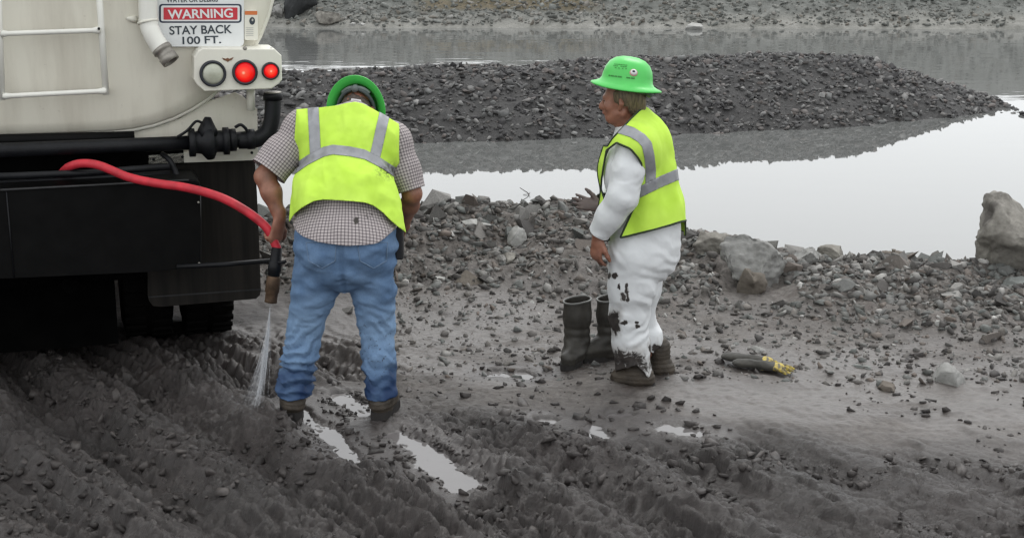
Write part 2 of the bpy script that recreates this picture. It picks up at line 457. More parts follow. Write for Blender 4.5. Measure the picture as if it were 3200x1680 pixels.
c = n.ramp(n.noise(7, co, 5), [(0.3, (0.05, 0.43, 0.07)), (0.7, (0.075, 0.52, 0.095))])
sc = n.ramp(n.noise(45, co, 6, 0.75, 1.0), [(0.62, 0.0), (0.72, 0.45)])
n.set(Base_Color=n.mix(sc, c, (0.12, 0.30, 0.11)), Roughness=n.ramp(n.noise(18, co, 4), [(0.3, 0.28), (0.7, 0.5)]))
M['hat_green'] = n.m
M['hat_print'] = plain('dark_green_print', (0.03, 0.20, 0.035), 0.5)
M['sticker_white'] = plain('sticker_white', (0.66, 0.66, 0.66), 0.4, var=0.05)
M['sticker_pink'] = plain('sticker_pink', (0.55, 0.27, 0.26), 0.4, var=0.08)
M['hat_strap'] = plain('hat_harness', (0.05, 0.065, 0.065), 0.5, var=0.3)
M['hat_foam'] = plain('hat_harness_pale', (0.13, 0.15, 0.145), 0.6, var=0.2)
def hair_mat(name, a, b):
    n = N(name); co = n.coord()
    mp = n.n('ShaderNodeMapping'); mp.inputs['Scale'].default_value = (60, 60, 8); n.l(co, mp.inputs[0])
    nz = n.noise(2.0, mp.outputs[0], 4, 0.6)
    n.set(Base_Color=n.ramp(nz, [(0.3, a), (0.7, b)]), Roughness=0.6); n.bump(nz, 0.6, 0.006)
    return n.m
M['hair_brown'] = hair_mat('greying_brown_hair', (0.03, 0.022, 0.017), (0.09, 0.068, 0.055))
M['hair_blond'] = hair_mat('dark_blond_hair', (0.05, 0.037, 0.02), (0.17, 0.13, 0.075))
M['eye'] = plain('eye', (0.03, 0.025, 0.02), 0.2)
M['lip'] = plain('lip', (0.30, 0.10, 0.085), 0.5)
M['boot_leather'] = plain('muddy_leather', (0.045, 0.036, 0.027), 0.62, var=0.45, scale=18, bump=0.6)
M['boot_sole'] = plain('boot_sole', (0.02, 0.018, 0.017), 0.7, var=0.3)
M['gum_boot'] = plain('muddy_rubber_boot', (0.037, 0.034, 0.029), 0.5, var=0.4, scale=12, bump=0.3)
M['gum_boot_rim'] = plain('rubber_boot_rim', (0.10, 0.10, 0.094), 0.45, var=0.3)
M['holster'] = plain('black_holster', (0.012, 0.012, 0.013), 0.5, var=0.2)
M['glove_dark'] = cloth('muddy_glove', (0.035, 0.033, 0.028), 0.4, 0.75)
n = N('yellow_glove'); co = n.coord()
d = n.ramp(n.noise(42, co, 5, 0.7), [(0.42, 0.0), (0.56, 1.0)])
n.set(Base_Color=n.mix(d, (0.40, 0.30, 0.035), (0.06, 0.05, 0.035)), Roughness=0.65)
M['glove_yellow'] = n.m
M['twig'] = plain('grey_twig', (0.12, 0.11, 0.105), 0.85, var=0.3, scale=30)
# ------------------------------------------------------------------ land
WATER_Z = -0.5
CX = np.array([-6, -0.6, 0.3, 0.75, 1.4, 2.1, 2.75, 4, 8])
CZ = np.array([0.30, 0.30, 0.29, 0.24, 0.17, 0.11, 0.07, 0.05, 0.05])
CY = np.array([9.9, 9.9, 9.85, 9.75, 9.5, 9.3, 9.15, 9.1, 9.1])
RUT = G(1300, 1560)[:2] - G(700, 1210)[:2]; RUT = RUT / np.linalg.norm(RUT)       # wheel tracks run this way
RN = np.array([-RUT[1], RUT[0]])
def seg_d(x, y, a, b):
    ax, ay = a[0], a[1]; bx, by = b[0], b[1]
    dx, dy = bx - ax, by - ay
    t = np.clip(((x - ax) * dx + (y - ay) * dy) / (dx * dx + dy * dy), 0, 1)
    return np.hypot(x - ax - t * dx, y - ay - t * dy), t
# troughs that hold water: (start px, end px, half width m, depth m, water level)
TROUGH = [((965, 1255), (1090, 1420), 0.105, 0.060, -0.030), ((1245, 1345), (1455, 1490), 0.105, 0.060, -0.032),
          ((1060, 1225), (1140, 1275), 0.085, 0.050, -0.026)]
PUDDLE = [((1545, 1162), (1630, 1168), 0.085, 0.040, -0.014), ((1700, 1310), (1750, 1318), 0.055, 0.036, -0.010),
          ((1845, 1335), (1862, 1355), 0.070, 0.036, -0.010), ((2090, 1335), (2165, 1352), 0.085, 0.038, -0.010), ((1915, 1290), (1960, 1292), 0.045, 0.03, -0.012)]
RIDGE = [((985, 1225), (1290, 1490), 0.075, 0.060), ((1290, 1250), (1660, 1545), 0.08, 0.030), ((700, 1280), (1080, 1500), 0.08, 0.05),
         ((820, 1270), (1060, 1440), 0.05, 0.045)]
def land(x, y, fine=True):
    x = np.asarray(x, float); y = np.asarray(y, float)
    cz, cy = np.interp(x, CX, CZ), np.interp(x, CX, CY)
    cy = cy + 0.15 * fbm(x * 1.1, y * 0 + 2.0, oct=3, seed=3)
    up = sstep(-1.65, -0.05, y - cy)
    dn = sstep(0.0, 2.3, y - cy)
    z = cz * up * (1 + 0.25 * fbm(x * 1.4, y * 1.4, oct=3, seed=5)) - dn * (cz + 1.4)
    bermf = sstep(-1.5, -0.7, y - cy)
    far_out = sstep(6, 14, np.hypot(x, y - 7))
    z = z + 0.045 * fbm(x * 0.9, y * 0.9, oct=3, seed=9)
    if not fine: return z
    # churned mud in the tracks, lower left and along the bottom
    px_line = (y - 6.25) + 0.22 * (x - 0.4) - 0.14 * fbm(x * 1.3, y * 1.3, oct=3, seed=21)
    churn = (1 - sstep(-0.2, 0.35, px_line)) * (1 - far_out)
    churn = np.maximum(churn, (1 - sstep(-1.0, -0.4, x)) * (1 - sstep(7.3, 8.3, y)) * (1 - far_out))
    churn = churn * (1 - 0.45 * sstep(0.5, 1.6, x + 0.4 * fbm(x * 1.1, y * 1.1, oct=2, seed=23)))
    s = x * RN[0] + y * RN[1]; t = x * RUT[0] + y * RUT[1]
    wv = s + 0.07 * fbm(t * 0.9, s * 1.6, oct=3, seed=31)
    patch = np.clip(0.62 + 0.75 * fbm(x * 0.9, y * 0.9, oct=3, seed=33), 0.15, 1.15)
    rut = np.sin(2 * math.pi * wv / 0.47); rut = np.sign(rut) * np.abs(rut) ** 0.7
    gro = np.sin(2 * math.pi * wv / 0.155 + 1.3 * fbm(t * 1.5, s * 3, oct=2, seed=35)); gro = 1 - 2 * np.abs(gro) ** 1.3
    z = z + churn * (0.050 * rut + 0.018 * gro * np.clip(0.4 + 1.6 * fbm(t * 1.1, s * 2.2, oct=2, seed=37), 0, 1.2))
    z = z + churn * 0.036 * patch * fbm(t * 2.6, wv * 11.0, oct=4, seed=41, gain=0.6)              # smeared clods
    bil = np.abs(fbm(t * 6.5 + 4, s * 11.0, oct=4, seed=51, gain=0.6))
    z = z + (0.16 + 0.84 * churn) * (0.35 + 0.65 * patch) * 0.045 * (bil - 0.2) * (1 - 0.6 * bermf)
    # broken clods with cracks between them, dragged out along the tracks
    wx, wy = 0.05 * fbm(x * 8, y * 8, oct=2, seed=53), 0.05 * fbm(x * 8 + 7, y * 8, oct=2, seed=55)
    for sc, hh_, sd_ in ((7.0, 0.044, 57), (15.0, 0.030, 58)):
        f1, f2, cid = cells((t + wx) * sc, (s + wy) * sc * 1.55, sd_)
        clod = sstep(0.0, 0.32, f2 - f1) * (0.25 + 0.75 * cid) * sstep(0.25, 0.6, cid + 0.25 * patch)
        z = z + (0.10 + 0.90 * churn) * hh_ * np.clip(patch, 0.2, 1) * (clod - 0.3) * (1 - 0.7 * bermf)
    tread = np.sin(2 * math.pi * (t + 0.6 * np.abs(((wv / 0.43) % 1.0) - 0.5) * 0.43) / 0.075)
    z = z + churn * 0.011 * np.clip(tread * 1.6, -1, 1) * sstep(0.1, 0.7, -rut) * sstep(0.0, 0.25, fbm(x * 0.7 + 9, y * 0.7, oct=2, seed=71))
    z = z + (0.2 + 0.8 * churn) * 0.010 * fbm(t * 17, s * 30, oct=3, seed=61, gain=0.65)
    z = z + bermf * (0.11 * fbm(x * 2.6, y * 3.2, oct=4, seed=81, gain=0.6) + 0.014 * fbm(x * 22, y * 22, oct=3, seed=83))
    # the flat shelf behind the tracks carries faint wind-row streaks
    shelf = (1 - churn) * (1 - bermf)
    z = z + shelf * (0.017 * fbm(t * 1.6, s * 7.0, oct=4, seed=91, gain=0.6) + 0.010 * fbm(x * 2.0, y * 13.0, oct=4, seed=93, gain=0.65))
    for a, b, w, hgt in RIDGE:
        d, tt = seg_d(x, y, G(*a), G(*b))
        d = d + 0.035 * fbm(x * 7, y * 7, oct=3, seed=105)
        z = z + hgt * (0.65 + 0.5 * fbm(x * 5, y * 5, oct=2, seed=107)) * (1 - sstep(0.0, 1.2 * w, d)) 
    for a, b, w, dpt, lv in TROUGH + PUDDLE:
        d, _ = seg_d(x, y, G(*a), G(*b))
        d = d + 0.55 * w * fbm(x * 12, y * 12, oct=4, seed=101, gain=0.65)
        floor = lv - (0.010 if w > 0.08 else 0.019) + 0.027 * fbm(t * 9, s * 22, oct=4, seed=109, gain=0.6)
        k = 1 - sstep(0.35 * w, 1.15 * w, d)
        k2 = 1 - sstep(1.1 * w, 1.1 * w + (0.10 if w > 0.1 else 0.28), d)
        z = z * (1 - k2) + (lv + 0.012 + 0.35 * np.minimum(z - lv - 0.012, 0.05)) * k2
        z = z * (1 - k) + floor * k
        rim = sstep(0.95 * w, 1.2 * w, d) * (1 - sstep(2.3 * w, 3.0 * w, d))
        z = np.where(rim > 0, np.maximum(z, (lv + 0.014 * rim) * rim + z * (1 - rim)), z)
    return z
def land_attrs(x, y):
    cy = np.interp(x, CX, CY)
    bermf = sstep(-1.7, -0.8, y - cy + 0.25 * fbm(x * 2, y * 2, oct=3, seed=5))
    px_line = (y - 6.25) + 0.22 * (x - 0.4) - 0.2 * fbm(x * 1.3, y * 1.3, oct=3, seed=21)
    shelf = sstep(-0.1, 0.5, px_line) * sstep(-1.2, -0.5, x)
    grav = np.clip(np.maximum(bermf * 0.95, shelf * (0.85 + 0.5 * fbm(x * 2.3, y * 5, oct=3, seed=113))), 0, 1)
    smooth = sstep(0.05, 0.45, px_line) * (1 - bermf) * sstep(-0.25, 0.25, fbm(x * 1.2, y * 3.0, oct=3, seed=111) + 0.25 * sstep(0.5, 1.5, x))
    grav = grav * (1 - 0.25 * smooth)
    for a, b, w, dpt, lv in TROUGH + PUDDLE:
        d, _ = seg_d(x, y, G(*a), G(*b))
        k = 1 - sstep(1.2 * w, 2.6 * w, d + 0.05 * fbm(x * 8, y * 8, oct=2, seed=117))
        smooth = np.maximum(smooth, k); grav = grav * (1 - k)
    return np.clip(smooth, 0, 1), grav

def axis(lo, hi, step, far_lo, far_hi, grow=1.35):
    a = list(np.arange(lo, hi + step * 0.5, step))
    s, p = step, a[-1]
    while p < far_hi: s *= grow; p += s; a.append(min(p, far_hi))
    s, p = step, a[0]; pre = []
    while p > far_lo: s *= grow; p -= s; pre.append(max(p, far_lo))
    return np.array(pre[::-1] + a)
def sheet(name, xs, ys, hf, mat):
    X, Y = np.meshgrid(xs, ys)
    Z = hf(X.ravel(), Y.ravel())
    V = np.stack([X.ravel(), Y.ravel(), Z], 1)
    nx, ny = len(xs), len(ys)
    i = (np.arange(ny - 1)[:, None] * nx + np.arange(nx - 1)[None]).ravel()
    F = np.stack([i, i + 1, i + nx + 1, i + nx], 1)
    return mesh_obj(name, V, F, mat), V
xs = axis(-3.3, 3.5, 0.009, -120, 120)
ys = axis(4.95, 10.2, 0.009, -60, 13.2)
ground, GV = sheet('ground', xs, ys, land, M['mud'])
w_, g_ = land_attrs(GV[:, 0], GV[:, 1])
vattr(ground, 'wet', w_); vattr(ground, 'grav', g_)
tag(ground, kind='structure')

# pond: one still surface
pond = mesh_obj('pond_water', [(-160, 9.2, WATER_Z), (160, 9.2, WATER_Z), (160, 36.5, WATER_Z), (-160, 36.5, WATER_Z)], [(0, 1, 2, 3)], M['pond'])
tag(pond, kind='structure')

# puddles in the tracks
for k, (a, b, w, dpt, lv) in enumerate(TROUGH + PUDDLE):
    A, B = G(*a), G(*b)
    u = (B - A)[:2]; L = np.linalg.norm(u); u = u / L; v = np.array([-u[1], u[0]])
    c = (A + B)[:2] / 2
    ring = []
    for i in range(20):
        th = 2 * math.pi * i / 20
        e, f = math.cos(th), math.sin(th)
        q = c + u * (L / 2 * np.sign(e) * abs(e) ** 0.6 + e * w * 1.25) + v * f * w * 1.5
        ring.append((q[0], q[1], lv))
    tag(mesh_obj('puddle', ring, [tuple(range(20))], M['puddle']), kind='structure')

# mound of wet rubble standing in the pond
def mound_h(x, y):
    yc = np.interp(x, [-9, -3, 0, 3, 5, 7.4], [19.4, 19.5, 19.9, 20.8, 21.2, 21.6])
    hh = np.interp(x, [-11, -8, -3, 0, 2, 4.1, 5.2, 6.0, 6.8, 7.6, 8.5], [-0.4, 0.55, 0.66, 0.69, 0.76, 0.74, 0.66, 0.42, 0.18, -0.1, -0.5])
    wn_ = np.interp(x, [-9, 0, 4, 6, 7.5], [2.0, 2.0, 2.2, 1.5, 0.7])
    d = (y - yc)
    prof = np.where(d < 0, 1 - (np.abs(d) / wn_) ** 1.5, 1 - (np.abs(d) / (wn_ * 1.1)) ** 1.6)
    z = WATER_Z + np.where(hh > 0, hh * np.maximum(prof, -0.6), hh - 0.3) + 0.07 * fbm(x * 1.1, y * 1.1, oct=3, seed=121) * np.clip(hh, 0, 1)
    return z + 0.05 * fbm(x * 3.5, y * 3.5, oct=3, seed=123)
mxs, mys = np.arange(-10.5, 9.0, 0.06), np.arange(16.8, 24.6, 0.06)
mound, _ = sheet('gravel_mound', mxs, mys, mound_h, M['mound_earth'])
tag(mound, kind='structure')

# far bank and the flat land behind it, out to the horizon
def shore_y(x): return 34.8 + 0.5 * fbm(x * 0.25, x * 0 + 1, oct=3, seed=131) - 0.02 * x
def bank_h(x, y):
    d = y - shore_y(x)
    z = WATER_Z - 0.25 + 1.5 * sstep(-1.2, 3.6, d) + 0.1 * sstep(-0.6, 0.2, d)
    nearf = 1 - sstep(10, 40, d)
    z = z + 1.15 * sstep(0.5, 7.0, x) * sstep(1.5, 7.0, d)
    return z + (0.16 * fbm(x * 0.7, y * 0.7, oct=4, seed=133, gain=0.6)) * sstep(0, 1.5, d) + nearf * 0.06 * fbm(x * 4, y * 4, oct=3, seed=135)
bxs = axis(-15, 16, 0.1, -900, 900); bys = axis(33.4, 41, 0.07, 33.4, 1500, 1.25)
bank, BV = sheet('far_bank', bxs, bys, bank_h, M['far_earth'])
dd = BV[:, 1] - shore_y(BV[:, 0])
vattr(bank, 'shore', (1 - sstep(0.05, 0.75, dd + 0.3 * fbm(BV[:, 0], BV[:, 1] * 2, oct=3, seed=137))))
vattr(bank, 'weed', sstep(-2.6, -1.9, BV[:, 0]) * (1 - sstep(1.6, 2.4, BV[:, 0])) * sstep(0.55, 0.75, dd) * (1 - sstep(1.1, 1.5, dd)) * 0.9)
tag(bank, kind='structure')

# ------------------------------------------------------------------ stones
def hull_pts(rng, n, flat=1.0):
    p = rng.normal(size=(n, 3)); p /= np.linalg.norm(p, axis=1)[:, None]
    p *= rng.uniform(0.8, 1.2, (n, 1)); p[:, 2] *= flat
    return p
def hull_mesh(name, pts):
    bm = bmesh.new()
    vs = [bm.verts.new(p) for p in pts]
    r = bmesh.ops.convex_hull(bm, input=vs)
    for v in [v for v in bm.verts if not v.link_faces]: bm.verts.remove(v)
    bmesh.ops.triangulate(bm, faces=bm.faces)
    bmesh.ops.recalc_face_normals(bm, faces=bm.faces)
    me = bpy.data.meshes.new(name); bm.to_mesh(me); bm.free()
    return me
STONES = [hull_mesh('stone_shape', hull_pts(RNG, 9 + k % 5, RNG.uniform(0.5, 0.9))) for k in range(18)]
def mesh_np(me):
    v = np.empty(len(me.vertices) * 3); me.vertices.foreach_get('co', v)
    f = np.empty(len(me.polygons) * 3, dtype=np.int32); me.polygons.foreach_get('vertices', f)
    return v.reshape(-1, 3), f.reshape(-1, 3)
STONE_NP = [mesh_np(m) for m in STONES]
def rot_mats(n, rng, tilt=0.5):
    out = []
    for _ in range(n):
        out.append(np.array((Matrix.Rotation(rng.uniform(0, 6.283), 3, 'Z') @ Matrix.Rotation(rng.normal(0, tilt), 3, 'X') @ Matrix.Rotation(rng.normal(0, tilt), 3, 'Y'))))
    return out
def scatter_stuff(name, pts, sizes, mat, rng, asp=(0.6, 1.3), tilt=0.5, shapes=None):
    VV, FF, RR, off = [], [], [], 0
    mats = rot_mats(48, rng, tilt)
    src = shapes or STONE_NP
    for i in range(len(pts)):
        v, f = src[rng.integers(len(src))]
        sc = sizes[i] * np.array([rng.uniform(*asp), rng.uniform(*asp), rng.uniform(0.55, 0.95)])
        VV.append((v * sc) @ mats[rng.integers(48)].T + pts[i]); FF.append(f + off); off += len(v)
        RR.append(np.full(len(v), rng.random()))
    o = mesh_obj(name, np.concatenate(VV), np.concatenate(FF).astype(np.int32), mat, smooth=False)
    vattr(o, 'rnd', np.concatenate(RR))
    return o
def stone_thing(name, loc, size, mat, rng, label, group, cat='rock', asp=(0.65, 1.3), tilt=0.45):
    o = bpy.data.objects.new(name, STONES[rng.integers(len(STONES))])
    o.data = o.data
    o.location = loc
    o.rotation_euler = (rng.normal(0, tilt), rng.normal(0, tilt), rng.uniform(0, 6.283))
    o.scale = (size * rng.uniform(*asp), size * rng.uniform(*asp), size * rng.uniform(0.55, 0.9))
    link(o); o.material_slots[0].link = 'OBJECT'; o.material_slots[0].material = mat
    return tag(o, label, cat, group)
for me in STONES: me.materials.append(None)

rng = np.random.default_rng(5)
def in_view(x, y, z, m=40):
    u, v = proj((x, y, z)); return -m < u < 3200 + m and -m < v < 1680 + m
# berm stones, the larger ones one by one
cnt, tries = 0, 0
while cnt < 285 and tries < 9000:
    tries += 1
    x = rng.uniform(-1.9, 3.6); cy = np.interp(x, CX, CY)
    y = cy - abs(rng.normal(0, 0.52)) + 0.12
    if y < 7.7 or not in_view(x, y, 0): continue
    if 1.28 < x < 1.78 and 8.3 < y < 9.3: continue
    s = 0.030 + 0.082 * rng.random() ** 1.9
    if y < cy - 1.0: s *= 0.75
    if y > cy - 0.35: s *= 1.25
    z = float(land(np.array([x]), np.array([y]))[0])
    left = x < 0.9
    stone_thing('loose_rock', (x, y, z - s * 0.02), s, M['rock'], rng,
                'small angular rock on the %s' % ('stony berm left of the white coverall' if left else 'stony berm right of the white coverall'),
                'loose rocks on the left stretch of the berm' if left else 'loose rocks on the right stretch of the berm')
    cnt += 1
# fine gravel on berm and shelf
pts, sz = [], []
for _ in range(16000):
    x = rng.uniform(-2.2, 3.7); cy = float(np.interp(x, CX, CY))
    y = cy + 0.1 - abs(rng.normal(0, 0.8))
    if rng.random() < 0.22: y = rng.uniform(7.0, 8.6)
    if y < 6.9 or (x < -0.75 and y < 8.6) or (1.3 < x < 1.74 and 8.35 < y < 9.3): continue
    pts.append((x, y)); sz.append(0.006 + (0.040 * rng.random() ** 2.3 if y > cy - 1.3 else 0.030 * rng.random() ** 4))
pts = np.array(pts); zz = land(pts[:, 0], pts[:, 1])
gr = scatter_stuff('berm_gravel', np.column_stack([pts, zz + np.array(sz) * 0.05]), sz, M['rock_v'], rng)
tag(gr, 'loose grey and brown gravel scattered over the berm and shelf', 'gravel', kind='stuff')
# small stones and clods pressed in the mud
pts, sz = [], []
for _ in range(6500):
    y = 4.95 + 2.6 * rng.random(); x = rng.uniform(-2.6, 3.1)
    if (y - 6.25) + 0.22 * (x - 0.4) > 0.1 and rng.random() < 0.55: continue
    if fbm(np.array([x * 2.2]), np.array([y * 2.2]), oct=2, seed=151)[0] < -0.05: continue
    if any(seg_d(x, y, G(*a), G(*b))[0] < w * 0.8 for a, b, w, *_ in TROUGH + PUDDLE) and rng.random() < 0.85: continue
    pts.append((x, y)); sz.append(0.007 + 0.034 * rng.random() ** 3.0)
for a, b, w, dpt, lv in TROUGH:                                   # crumbs along the water's edge
    A, B = G(*a)[:2], G(*b)[:2]; u_ = (B - A) / np.linalg.norm(B - A); v_ = np.array([-u_[1], u_[0]])
    for _ in range(130):
        q = A + (B - A) * rng.uniform(-0.1, 1.1) + v_ * rng.choice([-1, 1]) * w * rng.uniform(0.35, 1.2)
        pts.append((q[0], q[1])); sz.append(0.006 + 0.017 * rng.random() ** 2)
pts = np.array(pts); zz = land(pts[:, 0], pts[:, 1])
cl = scatter_stuff('mud_clods', np.column_stack([pts, zz]), sz, M['clod'], rng)
tag(cl, 'dark wet crumbs of mud churned up along the wheel tracks', 'mud', kind='stuff')

# mound stones: the ones that show largest are single rocks, the rest one mass
cnt, pts, sz = 0, [], []
cand = []
for _ in range(19000):
    x = rng.uniform(-6.5, 7.9); y = rng.uniform(17.2, 22.8)
    cand.append((x, y))
cand = np.array(cand); cz_ = mound_h(cand[:, 0], cand[:, 1])
for (x, y), z in zip(cand, cz_):
    if z < WATER_Z - 0.03: continue
    s = 0.020 + 0.055 * rng.random() ** 2.6
    if s > 0.052 and cnt < 290 and in_view(x, y, z) and y < 21.6:
        stone_thing('mound_stone', (x, y, z + s * 0.1), s, M['mound_rock'], rng, 'dark wet angular stone on the rubble mound in the pond',
                    'stones covering the mound in the pond'); cnt += 1
    else:
        pts.append((x, y, z + s * 0.12)); sz.append(s)
mg = scatter_stuff('mound_gravel', np.array(pts), sz, M['mound_rock_v'], rng)
tag(mg, 'dark wet rubble heaped over the whole mound in the pond', 'rubble', kind='stuff')

# far bank rubble
pts, sz = [], []
fx = rng.uniform(-15, 16, 9000); fy = shore_y(fx) + np.abs(rng.normal(0.2, 1.6, 9000)) ; fz = bank_h(fx, fy)
fpatch = fbm(fx * 0.45, fy * 0.45, oct=2, seed=141)
for x, y, z, p in zip(fx, fy, fz, fpatch):
    if p < -0.12 and rng.random() < 0.6: continue
    pts.append((x, y, z)); sz.append(0.025 + 0.085 * rng.random() ** 3)
fg = scatter_stuff('far_bank_rubble', np.array(pts), sz, M['far_rock_v'], rng)
tag(fg, 'grey-green rubble strewn over the bank across the pond', 'rubble', kind='stuff')
# ------------------------------------------------------------------ the tank truck, backed up on the left
TH = math.radians(16.7)
TU, TV = np.array([math.cos(TH), math.sin(TH), 0]), np.array([-math.sin(TH), math.cos(TH), 0])
T0 = P(810, 600, 7.42); T0[2] = 0.0
truck = empty('tank_truck', T0, TH)
tag(truck, 'cream vacuum tank truck backed up at the left with lit tail lamps', 'truck')
def TL(px, py, v=0.0):
    """pixel -> (u, v, w) on the plane v of the truck (u right, v forward, w up)"""
    d = ray(px, py); o = np.array([0, 0, CAM_H]) - T0
    s = (v - o @ TV) / (d @ TV); q = o + d * s
    return np.array([q @ TU, v, q[2]])
def box_bm(lo, hi, bev=0.0, seg=2):
    bm = bmesh.new(); bmesh.ops.create_cube(bm, size=1.0)
    lo, hi = np.minimum(lo, hi), np.maximum(lo, hi)
    for v in bm.verts: v.co = Vector((np.array(v.co) + 0.5) * (hi - lo) + lo)
    if bev: bmesh.ops.bevel(bm, geom=list(bm.edges), offset=bev, segments=seg, profile=0.5, affect='EDGES')
    return bm
def prism_bm(poly, v0, v1, bev=0.0):
    """polygon in (u, w) extruded along v from v0 to v1"""
    bm = bmesh.new()
    a = [bm.verts.new((p[0], v0, p[1])) for p in poly]; b = [bm.verts.new((p[0], v1, p[1])) for p in poly]
    f0 = bm.faces.new(a); f1 = bm.faces.new(b[::-1])
    n = len(poly)
    for i in range(n): bm.faces.new((a[i], b[i], b[(i + 1) % n], a[(i + 1) % n]))
    if bev:
        bmesh.ops.bevel(bm, geom=list(f0.edges), offset=bev, segments=2, profile=0.5, affect='EDGES')
    return bm
def tube_np(path, radii, seg=12, cap=True, closed=False):
    path = np.asarray(path, float); n = len(path)
    radii = np.full(n, radii) if np.isscalar(radii) else np.asarray(radii, float)
    T = np.gradient(path, axis=0); T /= np.linalg.norm(T, axis=1)[:, None] + 1e-12
    ref = np.array([0, 0, 1.0]) if abs(T[0][2]) < 0.9 else np.array([1.0, 0, 0])
    V, F = [], []
    u = np.cross(T[0], ref); u /= np.linalg.norm(u)
    for i in range(n):
        u = u - T[i] * (u @ T[i]); u /= np.linalg.norm(u); w = np.cross(T[i], u)
        for k in range(seg):
            a = 2 * math.pi * k / seg
            V.append(path[i] + radii[i] * (math.cos(a) * u + math.sin(a) * w))
    for i in range(n - 1):
        for k in range(seg):
            F.append((i * seg + k, i * seg + (k + 1) % seg, (i + 1) * seg + (k + 1) % seg, (i + 1) * seg + k))
    if cap: F.append(tuple(range(seg))[::-1]); F.append(tuple((n - 1) * seg + k for k in range(seg)))
    return np.array(V), F
def tube(name, path, radii, mat, parent=None, seg=12, cap=True):
    V, F = tube_np(path, radii, seg, cap)
    o = mesh_obj(name, V, F, mat, parent)
    return o
def curve_pts(pts, n=24):
    """smooth path through the points"""
    p = np.asarray(pts, float); m = len(p); out = []
    for i in range(m - 1):
        p0, p1, p2, p3 = p[max(i - 1, 0)], p[i], p[i + 1], p[min(i + 2, m - 1)]
        k = max(2, n // (m - 1))
        for t in np.linspace(0, 1, k, endpoint=(i == m - 2)):
            out.append(0.5 * ((2 * p1) + (-p0 + p2) * t + (2 * p0 - 5 * p1 + 4 * p2 - p3) * t * t + (-p0 + 3 * p1 - 3 * p2 + p3) * t ** 3))
    return np.array(out)
def lathe(name, prof, axis_o, axis_d, mat, parent, seg=28, smooth=True):
    """prof: (distance along axis, radius)"""
    d = np.array(axis_d, float); d /= np.linalg.norm(d)
    ref = np.array([0, 0, 1.0]) if abs(d[2]) < 0.9 else np.array([1.0, 0, 0])
    u = np.cross(d, ref); u /= np.linalg.norm(u); w = np.cross(d, u)
    V, F = [], []
    for s, r in prof:
        for k in range(seg):
            a = 2 * math.pi * k / seg
            V.append(np.array(axis_o) + d * s + r * (math.cos(a) * u + math.sin(a) * w))
    for i in range(len(prof) - 1):
        for k in range(seg): F.append((i * seg + k, i * seg + (k + 1) % seg, (i + 1) * seg + (k + 1) % seg, (i + 1) * seg + k))
    F.append(tuple(range(seg))[::-1]); F.append(tuple((len(prof) - 1) * seg + k for k in range(seg)))
    return mesh_obj(name, V, F, mat, parent, smooth)

# tank: rounded box section, slightly domed rear end
uc, wc0 = TL(90, 200)[0], TL(350, 414)[2]
ur = TL(868, -60)[0]; hw = ur - uc; rc = 0.86
top = wc0 + 2 * 0.98
sec = []
def arc(cx, cy, a0, a1, n=14): return [(cx + rc * math.cos(a), cy + rc * math.sin(a)) for a in np.linspace(math.radians(a0), math.radians(a1), n)]
sec += arc(uc + hw - rc, wc0 + rc, -90, 0) + arc(uc + hw - rc, top - rc, 0, 90) + arc(uc - hw + rc, top - rc, 90, 180) + arc(uc - hw + rc, wc0 + rc, 180, 270)
ctr = np.array([uc, (wc0 + top) / 2])
bm = bmesh.new(); prev = None
for v, k in ((-0.045, 0.0), (-0.042, 0.35), (-0.032, 0.7), (-0.012, 0.93), (0.004, 0.985), (0.03, 1.0), (6.2, 1.0)):
    if k == 0.0: cv = bm.verts.new((ctr[0], v, ctr[1])); continue
    ringv = [bm.verts.new((ctr[0] + (p[0] - ctr[0]) * k, v, ctr[1] + (p[1] - ctr[1]) * k)) for p in sec]
    n_ = len(ringv)
    for i in range(n_):
        if prev is None: bm.faces.new((cv, ringv[(i + 1) % n_], ringv[i]))
        else: bm.faces.new((prev[i], prev[(i + 1) % n_], ringv[(i + 1) % n_], ringv[i]))
    prev = ringv
bm.faces.new(prev)
tank = bm_obj('tank', bm, M['cream'], truck, True)
# rolled flange round the end of the tank
pth = np.array([(p[0], 0.035, p[1]) for p in sec + sec[:1]])
V, F = tube_np(pth, 0.013, 8, False)
mesh_obj('flange', V, F, M['cream_clean'], tank)

# ladder
lad = mesh_obj('ladder', *(lambda: tube_np([TL(300, -160, -0.11), TL(331, 296, -0.11)], 0.016, 8))(), M['white_paint'], truck)
tube('rail', [TL(-8, -160, -0.11), TL(8, 312, -0.11)], 0.013, M['white_paint'], lad, 8)
for a, b in (((2, 106), (312, 95)), ((8, 301), (333, 284)), ((-4, -90), (300, -98))):
    A, B = TL(*a, -0.125), TL(*b, -0.125)
    pp = np.array([A + (B - A) * t for t in (0, 0.03, 0.08, 0.92, 0.97, 1)])
    tube('rung', pp, np.array([0.011, 0.017, 0.0125, 0.0125, 0.018, 0.013]), M['white_paint'], lad, 10)
for a in ((308, 95), (330, 286)):
    q = TL(*a, -0.12); tube('bracket', [q, q + np.array([0, 0.13, 0])], 0.014, M['cream_clean'], lad, 8)
for a in ((309, 90),):
    q = TL(*a, -0.14); lathe('bolt', [(0, 0.007), (0.012, 0.006)], q, (0, -1, 0), M['black_iron'], lad, 8)

